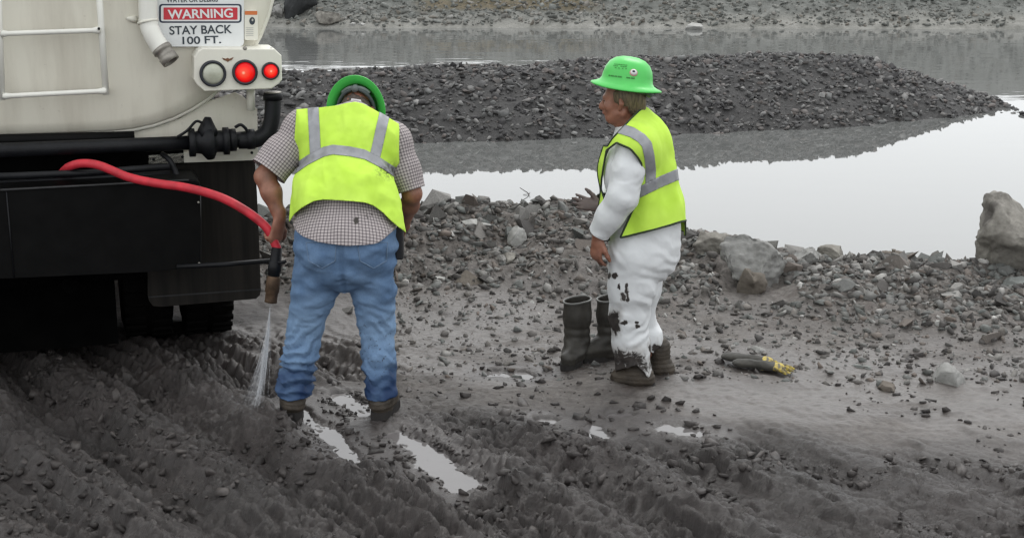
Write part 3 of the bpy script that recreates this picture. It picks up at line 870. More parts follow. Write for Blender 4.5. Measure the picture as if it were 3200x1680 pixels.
# drain pipe with hose end
d0 = TL(463, -120, -0.10); d1 = TL(463, 55, -0.10); d2 = TL(475, 105, -0.115); d3 = TL(497, 143, -0.13); d4 = TL(507, 158, -0.14)
pipe = tube('drain_pipe', curve_pts([d0, d1, d2, d3, d4], 24), 0.046, M['white_paint'], truck, 18)
lathe('collar', [(0, 0.047), (0, 0.052), (0.012, 0.052), (0.012, 0.047)], TL(463, 72, -0.10), d1 - d2, M['cream_clean'], pipe, 20)
dd_ = (TL(530, 186, -0.16) - TL(503, 150, -0.135)); dd_ /= np.linalg.norm(dd_)
lathe('hose_end', [(0, 0.044), (0.0, 0.05), (0.02, 0.05), (0.022, 0.042), (0.05, 0.042), (0.052, 0.047), (0.085, 0.045), (0.085, 0.034), (0.02, 0.03)], TL(503, 150, -0.137), dd_, M['grey_coupling'], pipe, 22)
lathe('clamp_bolt', [(0, 0.008), (0.04, 0.008)], TL(482, 165, -0.13), (0.2, 0, 0.9), M['rust'], pipe, 8)
kn = TL(425, 62, -0.03); lathe('lifting_lug', [(0, 0.02), (0.02, 0.017), (0.05, 0.006)], kn, TL(400, 58, -0.05) - kn, M['cream_clean'], tank, 12)
tube('pipe_bracket', [TL(430, 64, -0.02), TL(455, 68, -0.10)], 0.012, M['cream_clean'], pipe, 8)

# warning sign printed on a white plate
def txt(name, s, px, py, hpx, wpx, v, mat, parent, bold=0.012, th=0.0015):
    cu = bpy.data.curves.new(name, 'FONT'); cu.body = s; cu.size = 1.0; cu.offset = bold; cu.align_x = 'CENTER'; cu.extrude = 0.01
    o = bpy.data.objects.new(name, cu); COL.objects.link(o)
    me = bpy.data.meshes.new_from_object(o.evaluated_get(bpy.context.evaluated_depsgraph_get()))
    bpy.data.objects.remove(o); bpy.data.curves.remove(cu)
    n_ = len(me.vertices); co = np.empty(n_ * 3); me.vertices.foreach_get('co', co); co = co.reshape(-1, 3)
    lo, hi = co.min(0), co.max(0)
    A, B = TL(px - wpx / 2, py + hpx / 2, v), TL(px + wpx / 2, py - hpx / 2, v)
    c2 = np.empty_like(co)
    c2[:, 0] = A[0] + (co[:, 0] - lo[0]) / (hi[0] - lo[0]) * (B[0] - A[0])
    c2[:, 2] = A[2] + (co[:, 1] - lo[1]) / (hi[1] - lo[1]) * (TL(px, py - hpx / 2, v)[2] - TL(px, py + hpx / 2, v)[2]) + (TL(px, py + hpx / 2, v)[2] - A[2])
    c2[:, 1] = v - (co[:, 2] - lo[2]) / max(hi[2] - lo[2], 1e-6) * th
    me.vertices.foreach_set('co', c2.ravel()); me.update(); me.materials.clear(); me.materials.append(mat)
    return link(bpy.data.objects.new(name, me), parent)
def rrect(x0, y0, x1, y1, r, v):
    pts = []
    for cx, cy, a0 in ((x1 - r, y0 + r, -90), (x1 - r, y1 - r, 0), (x0 + r, y1 - r, 90), (x0 + r, y0 + r, 180)):
        for a in np.linspace(a0, a0 + 90, 5):
            q = TL(cx + r * math.cos(math.radians(a)), cy + r * math.sin(math.radians(a)), v); pts.append((q[0], q[2]))
    return pts
SV = -0.052
sign = bm_obj('warning_sign', prism_bm(rrect(492, -60, 762, 146, 14, SV), SV, SV + 0.05), M['sign_white'], truck)
sign['label'] = 'white warning sign with red header on the rear of the tank'
def layer(name, x0, y0, x1, y1, r, k, mat, par): return bm_obj(name, prism_bm(rrect(x0, y0, x1, y1, r, SV), SV - 0.0012 * k, SV - 0.0012 * (k - 1) + 0.0002), mat, par)
layer('header_border', 497, 13, 755, 72, 10, 1, M['sign_navy'], sign)
layer('header_white', 503, 18, 749, 67, 6, 2, M['sign_white'], sign)
layer('header_red', 511, 24, 742, 62, 2, 3, M['sign_red'], sign)
V4 = SV - 0.0012 * 3 - 0.0002
txt('header_lettering', 'WARNING', 626, 43.5, 29, 202, V4, M['sign_white'], sign, 0.022)
txt('line_lettering', 'STAY BACK', 627, 93.5, 27, 194, SV - 0.0004, M['sign_ink'], sign, 0.016)
txt('line_lettering', '100', 598, 126.5, 24, 54, SV - 0.0004, M['sign_ink'], sign, 0.016)
txt('line_lettering', 'FT.', 665, 124.5, 24, 50, SV - 0.0004, M['sign_ink'], sign, 0.016)
txt('line_lettering', 'WATER OR DEBRIS', 600, 0, 15, 160, SV - 0.0004, M['sign_ink'], sign, 0.014)
stk = bm_obj('safety_sticker', prism_bm(rrect(764, 33, 806, 126, 5, SV), SV + 0.0, SV + 0.04), M['cream_clean'], truck)
layer('orange_header', 765, 35, 804, 47, 2, 1, M['sign_orange'], stk)
q0 = [TL(788 + 9 * math.cos(a), 66 + 12 * math.sin(a), SV) for a in np.linspace(0, 2 * math.pi, 18, endpoint=False)]
bm_obj('pictogram', prism_bm([(q[0], q[2]) for q in q0][::-1], SV - 0.0015, SV + 0.0002), M['sign_ink'], stk)
q0 = [TL(789 + 3 * math.cos(a), 63 + 4 * math.sin(a), SV) for a in np.linspace(0, 2 * math.pi, 10, endpoint=False)]
bm_obj('pictogram_mark', prism_bm([(q[0], q[2]) for q in q0][::-1], SV - 0.0027, SV - 0.0013), M['sign_grey'], stk)
for yy in (86, 92, 98, 104, 110):
    layer('small_print', 768, yy, 798 - (yy % 3) * 3, yy + 2.6, 0.6, 1, M['sign_grey'], stk)

# lamp box
LV0, LV1 = -0.17, 0.06
def uw(pts, v=LV0): return [(TL(x, y, v)[0], TL(x, y, v)[2]) for x, y in pts]
lb = bm_obj('lamp_box', prism_bm(uw([(640, 286), (616, 266), (606, 250), (606, 180), (618, 160), (632, 151), (858, 153), (880, 174), (882, 250), (872, 262), (848, 278)]), LV0, LV1, 0.006), M['cream_clean'], truck)
def lamp(name, px, py, r, mat):
    c = TL(px, py, LV0); R = abs(TL(px + r, py, LV0)[0] - c[0])
    rim = lathe(name, [(-0.01, R * 1.0), (0.012, R * 1.0), (0.02, R * 0.95), (0.02, R * 0.80), (0.004, R * 0.78)], c, (0, -1, 0), M['lamp_rim'], lb, 36)
    lathe('lens', [(0.004, R * 0.80), (0.016, R * 0.78), (0.024, R * 0.6), (0.029, R * 0.3), (0.03, R * 0.02)], c, (0, -1, 0), mat, rim, 36)
    return rim
lamp('reversing_lamp', 665, 230, 42, M['clear_lens'])
lamp('tail_lamp', 765, 226, 40, M['tail_lens'])['label'] = 'large lit red tail lamp'
lamp('marker_lamp', 845, 222, 28, M['marker_lens'])['label'] = 'small lit red marker lamp'
em = bm_obj('winged_emblem', prism_bm(uw([(694, 181), (706, 184), (711, 181), (717, 184), (730, 179), (724, 188), (717, 190), (712, 194), (706, 190), (699, 188)]), LV0 - 0.003, LV0 + 0.001), M['rust'], lb)
lathe('screw', [(0, 0.012), (0.01, 0.010)], TL(765, 152, LV0 + 0.01), (0, -1, 0), M['grey_coupling'], lb, 8)
tube('wire_loop', curve_pts([TL(838, 160, -0.12), TL(842, 154, -0.14), TL(850, 152, -0.14), TL(860, 160, -0.12)], 12), 0.0035, M['black_iron'], lb, 6)
tube('lamp_post', [TL(784, 275, -0.02), TL(784, 345, -0.02)], 0.022, M['cream_clean'], truck, 10)

# cream skirt plate under the tank, mud flap and its holder
PV = 0.05
bm_obj('skirt_plate', prism_bm(uw([(400, 470), (400, 400), (560, 372), (650, 318), (735, 290), (758, 300), (804, 342), (806, 472), (600, 486), (470, 492)], PV), PV, PV + 0.02), M['cream'], truck)
hold = bm_obj('flap_holder', prism_bm(uw([(465, 486), (806, 462), (806, 500), (465, 512)], 0.02), 0.02, 0.045), M['cream_clean'], truck)
for bx_, by_ in ((570, 490), (787, 477), (480, 498)):
    lathe('bolt', [(0, 0.008), (0.008, 0.007)], TL(bx_, by_, 0.02), (0, -1, 0), M['black_iron'], hold, 8)
flp = [(458, 505), (796, 497), (803, 600), (810, 760), (815, 905), (812, 922), (800, 933), (660, 945), (500, 958), (478, 955), (466, 940), (462, 925)]
flap = bm_obj('mud_flap', prism_bm(uw(flp, 0.055), 0.055, 0.07), M['flap'], truck)
bm_obj('flap_edge', prism_bm(uw([(464, 926), (812, 902), (813, 906), (464, 930)], 0.053), 0.053, 0.056), M['steel_edge'], flap)

# bumper chest
BV0 = -0.30
chest = bm_obj('bumper_chest', prism_bm(uw([(-420, 615), (0, 592), (300, 577), (612, 560), (624, 570), (628, 690), (628, 836), (450, 850), (50, 868), (-420, 890)], BV0), BV0, 0.0, 0.008), M['black_paint'], truck)
tube('edge_strip', [TL(0, 594, BV0 - 0.003), TL(590, 563, BV0 - 0.003)], 0.006, M['steel_edge'], chest, 6)
tube('edge_strip', [TL(20, 600, BV0 - 0.003), TL(44, 866, BV0 - 0.003)], 0.004, M['black_iron'], chest, 6)
tube('edge_strip', [TL(626, 580, BV0 + 0.005), TL(627, 830, BV0 + 0.005)], 0.004, M['steel_edge'], chest, 6)
for bx_, by_ in ((620, 632), (622, 822)): lathe('bolt', [(0, 0.006), (0.008, 0.005)], TL(bx_, by_, BV0), (0, -1, 0), M['grey_coupling'], chest, 8)
tube('hose_tray', [TL(-30, 552, -0.24), TL(270, 540, -0.24), TL(530, 520, -0.24)], 0.017, M['black_iron'], truck, 10)
tube('hose_tray', [TL(-30, 580, -0.10), TL(530, 545, -0.10)], 0.02, M['black_iron'], truck, 10)
tube('grab_bar', [TL(552, 833, -0.31), TL(700, 826, -0.33), TL(858, 813, -0.36)], 0.0125, M['black_iron'], truck, 8)
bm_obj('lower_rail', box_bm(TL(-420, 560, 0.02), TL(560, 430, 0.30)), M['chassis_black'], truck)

# black discharge pipe and valve
pp = tube('discharge_pipe', [TL(-60, 472, -0.10), TL(300, 458, -0.10), TL(600, 446, -0.10)], 0.036, M['black_iron'], truck, 18)
tube('upper_frame_pipe', [TL(-60, 440, -0.02), TL(420, 428, -0.02)], 0.03, M['black_paint'], truck, 12)
vx = TL(650, 440, -0.10)
valve = lathe('valve', [(0, 0.05), (0.0, 0.072), (0.03, 0.072), (0.032, 0.055), (0.06, 0.06), (0.09, 0.082), (0.12, 0.082), (0.125, 0.055), (0.17, 0.055), (0.172, 0.07), (0.2, 0.07), (0.202, 0.05)], TL(590, 446, -0.10), (1, 0, -0.0), M['black_iron'], truck, 22)
tube('valve_bonnet', [vx + np.array([0, 0, 0.03]), vx + np.array([0.0, 0, 0.07]), vx + np.array([0.005, 0, 0.12])], np.array([0.062, 0.042, 0.016]), M['black_iron'], valve, 12)
tube('valve_drain', [vx + np.array([0, 0, -0.03]), vx + np.array([0.01, 0, -0.095])], np.array([0.06, 0.018]), M['black_iron'], valve, 12)
tube('valve_lever', curve_pts([TL(555, 428, -0.13), TL(585, 408, -0.14), TL(612, 380, -0.14), TL(632, 384, -0.13)], 16), 0.007, M['black_iron'], valve, 8)
lathe('coupling', [(0, 0.045), (0.0, 0.058), (0.035, 0.058), (0.037, 0.04), (0.09, 0.042), (0.092, 0.052), (0.13, 0.052)], TL(715, 438, -0.10), (1, 0, 0), M['black_iron'], truck, 20)
tube('cam_handle', curve_pts([TL(735, 398, -0.13), TL(752, 390, -0.14), TL(768, 402, -0.13), TL(775, 418, -0.12)], 12), 0.008, M['black_iron'], truck, 8)
up = tube('riser_pipe', curve_pts([TL(745, 440, -0.10), TL(800, 436, -0.10), TL(835, 412, -0.08), TL(850, 370, -0.07), TL(853, 300, -0.06)], 24), 0.042, M['black_iron'], truck, 18)
lathe('riser_cap', [(0, 0.043), (0.0, 0.05), (0.03, 0.05), (0.036, 0.044)], TL(853, 312, -0.06), (0, 0, 1), M['black_iron'], up, 22)
lathe('cap_top', [(0, 0.045), (0.004, 0.044), (0.006, 0.03)], TL(853, 312, -0.06) + np.array([0, 0, 0.037]), (0, 0, 1), M['grey_coupling'], up, 22)
tube('down_hose', curve_pts([TL(505, 480, -0.06), TL(530, 500, -0.10), TL(548, 535, -0.12), TL(556, 560, -0.14)], 14), 0.014, M['black_iron'], truck, 10)
lathe('red_fitting', [(0, 0.012), (0.03, 0.013)], TL(556, 548, -0.145), (0.1, 0, -1), M['hose'], truck, 10)

# chassis: rails, axle, paired wheels, side boxes
wt = TL(660, 1050, 0.0)
for du in (0.0, -1.0):
    pass
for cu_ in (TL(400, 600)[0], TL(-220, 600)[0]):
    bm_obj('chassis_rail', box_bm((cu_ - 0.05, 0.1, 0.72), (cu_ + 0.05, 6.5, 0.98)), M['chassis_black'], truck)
RAD = 0.50
def wheel(u, v):
    prof = [(-0.135, 0.29), (-0.14, 0.40), (-0.125, 0.465), (-0.10, 0.492), (-0.05, RAD), (0.05, RAD), (0.10, 0.492), (0.125, 0.465), (0.14, 0.40), (0.135, 0.29)]
    w_o = lathe('wheel', [(-0.10, 0.02), (-0.10, 0.28), (0.10, 0.28), (0.10, 0.02)], (u, v, RAD - 0.015), (1, 0, 0), M['black_iron'], truck, 30)
    ty = lathe('tyre', prof, (u, v, RAD - 0.015), (1, 0, 0), M['rubber'], w_o, 44)
    bm = bmesh.new()
    for k in range(36):
        a = 2 * math.pi * k / 36
        for s in (-1, 1):
            b = box_bm((s * 0.015, -0.018, RAD - 0.004), (s * 0.125, 0.018, RAD + 0.012))
            for vv in b.verts: vv.co = Matrix.Rotation(a + s * 0.04, 4, 'X') @ vv.co + Vector((u, v, RAD - 0.015))
            tmp = bpy.data.meshes.new('t'); b.to_mesh(tmp); b.free(); bm.from_mesh(tmp); bpy.data.meshes.remove(tmp)
    t_ = bm_obj('tread', bm, M['rubber'], w_o); t_['kind'] = 'stuff'
u_r = TL(738, 1000, 0.35)[0] - 0.14
u_l = 2 * uc - u_r
for v_ in (0.72, 2.05):
    for u_ in (u_r, u_r - 0.33, u_l, u_l + 0.33): wheel(u_, v_)
    tube('axle', [(u_l, v_, RAD - 0.015), (uc - 0.2, v_, RAD), (uc, v_, RAD), (uc + 0.2, v_, RAD), (u_r, v_, RAD - 0.015)], np.array([0.07, 0.08, 0.2, 0.08, 0.07]), M['black_iron'], truck, 14)
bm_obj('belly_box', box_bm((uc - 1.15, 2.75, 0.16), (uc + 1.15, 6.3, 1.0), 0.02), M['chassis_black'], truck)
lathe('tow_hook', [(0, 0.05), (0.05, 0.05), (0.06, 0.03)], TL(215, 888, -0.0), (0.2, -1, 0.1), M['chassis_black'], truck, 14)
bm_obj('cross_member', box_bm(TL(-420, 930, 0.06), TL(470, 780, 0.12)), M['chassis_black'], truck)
bm_obj('underside_blocker', box_bm((u_l + 0.5, 0.26, 0.07), (u_r - 0.5, 0.30, 0.85)), M['chassis_black'], truck)  # added plate, blocks the view and light so the underside stays black
bm_obj('cab', box_bm((uc - 1.2, 6.9, 0.5), (uc + 1.2, 9.0, 2.6), 0.15, 3), M['cream'], truck)
for u_ in (u_r, u_l): wheel(u_, 7.9)

# ------------------------------------------------------------------ red hose in the man's hand, its nozzle and the jet
hose = empty('water_hose', P(846, 870, 6.62)); 
tag(hose, 'bright red water hose running from the truck to the brass nozzle in the left hand', 'hose')
hl = lambda p: np.asarray(p) - np.array(hose.location)
W = lambda px, py, v: T0 + TL(px, py, v) @ np.stack([TU, TV, np.array([0, 0, 1.0])])
HP = [W(190, 545, -0.05), W(215, 522, -0.22), W(255, 511, -0.28), W(310, 517, -0.34), W(400, 553, -0.40), P(480, 571, 6.80), P(590, 588, 6.74), P(690, 617, 6.70), P(770, 660, 6.67), P(828, 706, 6.65), P(852, 745, 6.645), P(868, 782, 6.64)]
hp = curve_pts([hl(p) for p in HP], 110)
tube('hose_tube', hp, 0.021, M['hose'], hose, 18)
na, nb = hl(P(866, 772, 6.64)), hl(P(846, 945, 6.62)); nd = nb - na; nl = np.linalg.norm(nd)
noz = lathe('nozzle', [(0, 0.024), (nl * 0.25, 0.028), (nl * 0.26, 0.032), (nl * 0.42, 0.032), (nl * 0.44, 0.028), (nl * 0.58, 0.029)], na, nd, M['black_iron'], hose, 18)
lathe('brass_tip', [(nl * 0.5, 0.027), (nl * 0.56, 0.033), (nl * 0.80, 0.034), (nl * 0.82, 0.030), (nl * 0.95, 0.029), (nl * 0.99, 0.031), (nl, 0.022)], na, nd, M['brass'], noz, 20)
lv = hl(P(862, 818, 6.63)); tube('shut_off_lever', curve_pts([lv, lv + np.array([0.03, -0.03, 0.005]), lv + np.array([0.055, -0.03, 0.012])], 10), 0.008, M['black_iron'], noz, 8)
r2 = np.random.default_rng(3); V, F, off = [], [], 0
j0 = P(845, 950, 6.62); j1 = P(797, 1275, 6.52)
sidev = np.array([1.0, 0, 0])
for k in range(95):
    t_end = r2.uniform(0.55, 1.02); t0 = r2.uniform(0, 0.5) ** 1.5
    wide = r2.random() < 0.22
    ox, oy = r2.normal(0, 1, 2) * (0.030 if wide else 0.011)
    ts = np.linspace(t0, t_end, 7); pts_ = []
    for t in ts:
        c = j0 + (j1 - j0) * t + np.array([0.012, 0, 0]) * math.sin(t * math.pi)
        sp_ = 0.25 + t * 1.2
        pts_.append(c + np.array([ox * sp_ * t ** 0.7 - (0.02 * t * t if wide else 0), oy * sp_ * t ** 0.7, r2.normal(0, 0.001)]))
    rr_ = r2.uniform(0.0008, 0.0019) * (0.7 if wide else 1.0)
    v, f = tube_np(pts_, np.array([0.4, 1, 1, 1.1, 1, 0.9, 0.3]) * rr_, 5, False)
    V.append(v); F += [tuple(i + off for i in q) for q in f]; off += len(v)
for k in range(90):
    t = r2.random() ** 0.6; c = j0 + (j1 - j0) * t
    s = r2.uniform(0.0012, 0.003); o_ = np.array([r2.normal(0, 0.04 * t + 0.004), r2.normal(0, 0.03 * t), 0])
    if t > 0.9: o_ *= 1.8
    v = np.array([(1, 0, 0), (-1, 0, 0), (0, 1, 0), (0, -1, 0), (0, 0, 1.8), (0, 0, -1.8)]) * s + c + o_
    V.append(v); F += [tuple(i + off for i in q) for q in ((0, 2, 4), (2, 1, 4), (1, 3, 4), (3, 0, 4), (2, 0, 5), (1, 2, 5), (3, 1, 5), (0, 3, 5))]; off += 6
for k in range(150):                                              # splash where it lands
    a_ = r2.uniform(0, 6.283); rad_ = abs(r2.normal(0, 0.055)); c = j1 + np.array([math.cos(a_) * rad_, math.sin(a_) * rad_, 0.01 + abs(r2.normal(0, 0.03))])
    s = r2.uniform(0.001, 0.0028)
    V.append(np.array([(1, 0, 0), (-1, 0, 0), (0, 1, 0), (0, -1, 0), (0, 0, 1.3), (0, 0, -1.3)]) * s + c)
    F += [tuple(i + off for i in q) for q in ((0, 2, 4), (2, 1, 4), (1, 3, 4), (3, 0, 4), (2, 0, 5), (1, 2, 5), (3, 1, 5), (0, 3, 5))]; off += 6
jet = mesh_obj('water_jet', np.concatenate(V), F, M['spray'])
tag(jet, 'thin jet of water spraying from the nozzle onto the mud', 'water jet', kind='stuff')
# ------------------------------------------------------------------ soft bodies: signed-distance shapes turned into one surface
class Field:
    def __init__(s, lo, hi, h):
        s.h = h; s.o = np.array(lo, float)
        s.n = np.ceil((np.array(hi) - s.o) / h).astype(int) + 1
        s.v = np.full(s.n, 1.0, dtype=np.float64)
    def _win(s, lo, hi):
        a = np.clip(np.floor((lo - s.o) / s.h).astype(int), 0, s.n); b = np.clip(np.ceil((hi - s.o) / s.h).astype(int) + 1, 0, s.n)
        if np.any(b <= a): return None
        g = np.meshgrid(*[s.o[i] + s.h * np.arange(a[i], b[i]) for i in range(3)], indexing='ij')
        return tuple(slice(a[i], b[i]) for i in range(3)), np.stack(g, -1)
    def _add(s, sl, d, k, sub=False):
        c = s.v[sl]
        if sub: d = -d
        if k <= 0: r = np.maximum(c, d) if sub else np.minimum(c, d)
        else:
            if sub:
                hh = np.clip(0.5 - 0.5 * (d - c) / k, 0, 1); r = d * (1 - hh) + c * hh + k * hh * (1 - hh)
                r = np.maximum(c, d) + 0 * r
            else:
                hh = np.clip(0.5 + 0.5 * (d - c) / k, 0, 1); r = d * (1 - hh) + c * hh - k * hh * (1 - hh)
        s.v[sl] = r
    def limb(s, pts, rad, k=0.03, side=None, flat=1.0, grow=0.0):
        """chain of tapered round or flattened segments; rad = half width per point, flat = depth / width"""
        pts = [np.asarray(p, float) for p in pts]
        for i in range(len(pts) - 1):
            a, b, ra, rb = pts[i], pts[i + 1], rad[i] + grow, rad[i + 1] + grow
            R = max(ra, rb) + k + 3 * s.h
            w = s._win(np.minimum(a, b) - R, np.maximum(a, b) + R)
            if w is None: continue
            sl, p = w
            ab = b - a; L2 = ab @ ab
            t = np.clip(((p - a) @ ab) / L2, 0, 1)
            q = p - a - t[..., None] * ab
            r = ra + (rb - ra) * t
            if side is None or flat == 1.0:
                d = np.sqrt((q * q).sum(-1)) - r
            else:
                sd = np.asarray(side, float); ax = ab / math.sqrt(L2)
                sd = sd - ax * (sd @ ax); sd /= np.linalg.norm(sd); ud = np.cross(ax, sd)
                f = flat
                qs, qu, qa = q @ sd, (q @ ud) / f, q @ ax
                d = (np.sqrt(qs * qs + qu * qu + qa * qa) - r) * (0.5 + 0.5 * f)
            s._add(sl, d, k)
        return s
    def blob(s, c, radii, R=None, k=0.03, grow=0.0, sub=False):
        c = np.asarray(c, float); radii = np.asarray(radii, float) + grow
        m = radii.max() + k + 3 * s.h
        w = s._win(c - m, c + m)
        if w is None: return s
        sl, p = w
        q = p - c
        if R is not None: q = q @ np.asarray(R)          # columns of R = local axes
        k0 = np.sqrt(((q / radii) ** 2).sum(-1)); k1 = np.sqrt(((q / radii ** 2) ** 2).sum(-1)) + 1e-9
        s._add(sl, k0 * (k0 - 1) / k1, k, sub)
        return s
    def mesh(s):
        v = s.v; h = s.h; ins = v < 0
        nx, ny, nz = np.array(v.shape) - 1
        cor = [(i, j, k) for i in (0, 1) for j in (0, 1) for k in (0, 1)]
        cnt = sum(ins[i:i + nx, j:j + ny, k:k + nz].astype(np.int8) for i, j, k in cor)
        act = np.argwhere((cnt > 0) & (cnt < 8))
        idx = -np.ones((nx, ny, nz), dtype=np.int64); idx[tuple(act.T)] = np.arange(len(act))
        acc = np.zeros((len(act), 3)); num = np.zeros(len(act))
        for a in range(8):
            for b in range(a + 1, 8):
                ca, cb = np.array(cor[a]), np.array(cor[b])
                if np.abs(ca - cb).sum() != 1: continue
                va = v[tuple((act + ca).T)]; vb = v[tuple((act + cb).T)]
                m = (va < 0) != (vb < 0)
                t = np.where(m, va / np.where(m, va - vb, 1), 0)
                acc += np.where(m[:, None], ca + t[:, None] * (cb - ca), 0); num += m
        V = s.o + (act + acc / num[:, None]) * h
        Fs = []
        for ax in range(3):
            o1, o2 = (ax + 1) % 3, (ax + 2) % 3
            a = [slice(None)] * 3; b = [slice(None)] * 3
            a[ax] = slice(0, -1); b[ax] = slice(1, None)
            A, B = ins[tuple(a)], ins[tuple(b)]
            e = np.argwhere(A != B)
            ok = (e[:, o1] > 0) & (e[:, o2] > 0) & (e[:, o1] < v.shape[o1] - 1) & (e[:, o2] < v.shape[o2] - 1)
            e = e[ok]
            d1 = np.zeros(3, int); d1[o1] = 1; d2 = np.zeros(3, int); d2[o2] = 1
            q = np.stack([idx[tuple((e - d1 - d2).T)], idx[tuple((e - d2).T)], idx[tuple(e.T)], idx[tuple((e - d1).T)]], 1)
            fl = ~A[tuple(e.T)]
            q[fl] = q[fl][:, ::-1]
            Fs.append(q)
        return V, np.concatenate(Fs)
def vnorm(V, F):
    tri = np.concatenate([F[:, [0, 1, 2]], F[:, [0, 2, 3]]]) if F.shape[1] == 4 else F
    n = np.cross(V[tri[:, 1]] - V[tri[:, 0]], V[tri[:, 2]] - V[tri[:, 0]])
    N_ = np.zeros_like(V)
    for i in range(3): np.add.at(N_, tri[:, i], n)
    return N_ / (np.linalg.norm(N_, axis=1)[:, None] + 1e-12)
def relax(V, F, it=2, lam=0.5):
    e = np.concatenate([F[:, [i, (i + 1) % F.shape[1]]] for i in range(F.shape[1])])
    for _ in range(it):
        s = np.zeros_like(V); c = np.zeros(len(V))
        np.add.at(s, e[:, 0], V[e[:, 1]]); np.add.at(c, e[:, 0], 1)
        np.add.at(s, e[:, 1], V[e[:, 0]]); np.add.at(c, e[:, 1], 1)
        V = V + lam * (s / np.maximum(c, 1)[:, None] - V)
    return V
def tris(F): return np.concatenate([F[:, [0, 1, 2]], F[:, [0, 2, 3]]]) if F.shape[1] == 4 else F
def clip(V, T, g):
    """keep the part of a triangle mesh where g(V) > 0, cut exactly along g = 0"""
    gv = g(V) if callable(g) else g
    pos = gv > 0; k = pos[T].sum(1)
    keep = T[k == 3]; part = T[(k == 1) | (k == 2)]
    nv, cache, out = list(V), {}, [tuple(t) for t in keep]
    src = {}
    def cut(i, j):
        key = (min(i, j), max(i, j))
        if key not in cache:
            t = gv[i] / (gv[i] - gv[j]); cache[key] = len(nv); nv.append(V[i] + t * (V[j] - V[i]))
        return cache[key]
    for t in part:
        poly = []
        for a in range(3):
            i, j = int(t[a]), int(t[(a + 1) % 3])
            if pos[i]: poly.append(i)
            if pos[i] != pos[j]: poly.append(cut(i, j))
        for a in range(1, len(poly) - 1): out.append((poly[0], poly[a], poly[a + 1]))
    nv = np.array(nv); out = np.array(out, dtype=np.int64).reshape(-1, 3)
    used = np.unique(out); rm = -np.ones(len(nv), int); rm[used] = np.arange(len(used))
    return nv[used], rm[out]
def shell(V, T, N_, th):
    """give a cloth sheet thickness th (inwards), closed along its edges"""
    n = len(V); e = {}
    for t in T:
        for a in range(3):
            i, j = int(t[a]), int(t[(a + 1) % 3]); e[(i, j)] = 1
    rim = [(i, j) for (i, j) in e if (j, i) not in e]
    V2 = np.concatenate([V, V - N_ * th]); F = [tuple(t) for t in T] + [tuple(t[::-1] + n) for t in T]
    for i, j in rim: F += [(j, i, i + n), (j, i + n, j + n)]
    return V2, np.array(F)
def rim_loops(T):
    e = {}
    for t in T:
        for a in range(3): e[(int(t[a]), int(t[(a + 1) % 3]))] = 1
    nxt = {i: j for (i, j) in e if (j, i) not in e}
    loops = []
    while nxt:
        s, j = nxt.popitem(); L = [s]
        while j in nxt and j != s: L.append(j); j = nxt.pop(j)
        loops.append(L)
    return loops
def garment(name, V, T, th, mat, parent, attrs=None):
    N_ = vnorm(V, T); V2, F2 = shell(V, T, N_, th)
    o = mesh_obj(name, V2, F2, mat, parent)
    for k, f in (attrs or {}).items():
        a = f(V); a = np.concatenate([a, a])
        (vattr3 if a.ndim == 2 else vattr)(o, k, a)
    return o
def ns(V, s, seed, oct=3, sq=(1, 1, 1), gain=0.5):
    return fbm(V[:, 0] * s * sq[0], V[:, 1] * s * sq[1], V[:, 2] * s * sq[2], oct=oct, seed=seed, gain=gain)
def unit(v): v = np.asarray(v, float); return v / np.linalg.norm(v)
def line_px(V, pts):
    """signed height of points above a line drawn through pixels (positive = above it in the picture), in metres"""
    pts = sorted(pts); q = V - np.array([0, 0, CAM_H]); dz = q @ FWD
    u = 1600 + FPX * q[:, 0] / dz; v = 840 - FPX * (q @ UPV) / dz
    return (np.interp(u, [p[0] for p in pts], [p[1] for p in pts]) - v) * dz / FPX
def pix(V):
    q = V - np.array([0, 0, CAM_H]); dz = q @ FWD
    return 1600 + FPX * q[:, 0] / dz, 840 - FPX * (q @ UPV) / dz

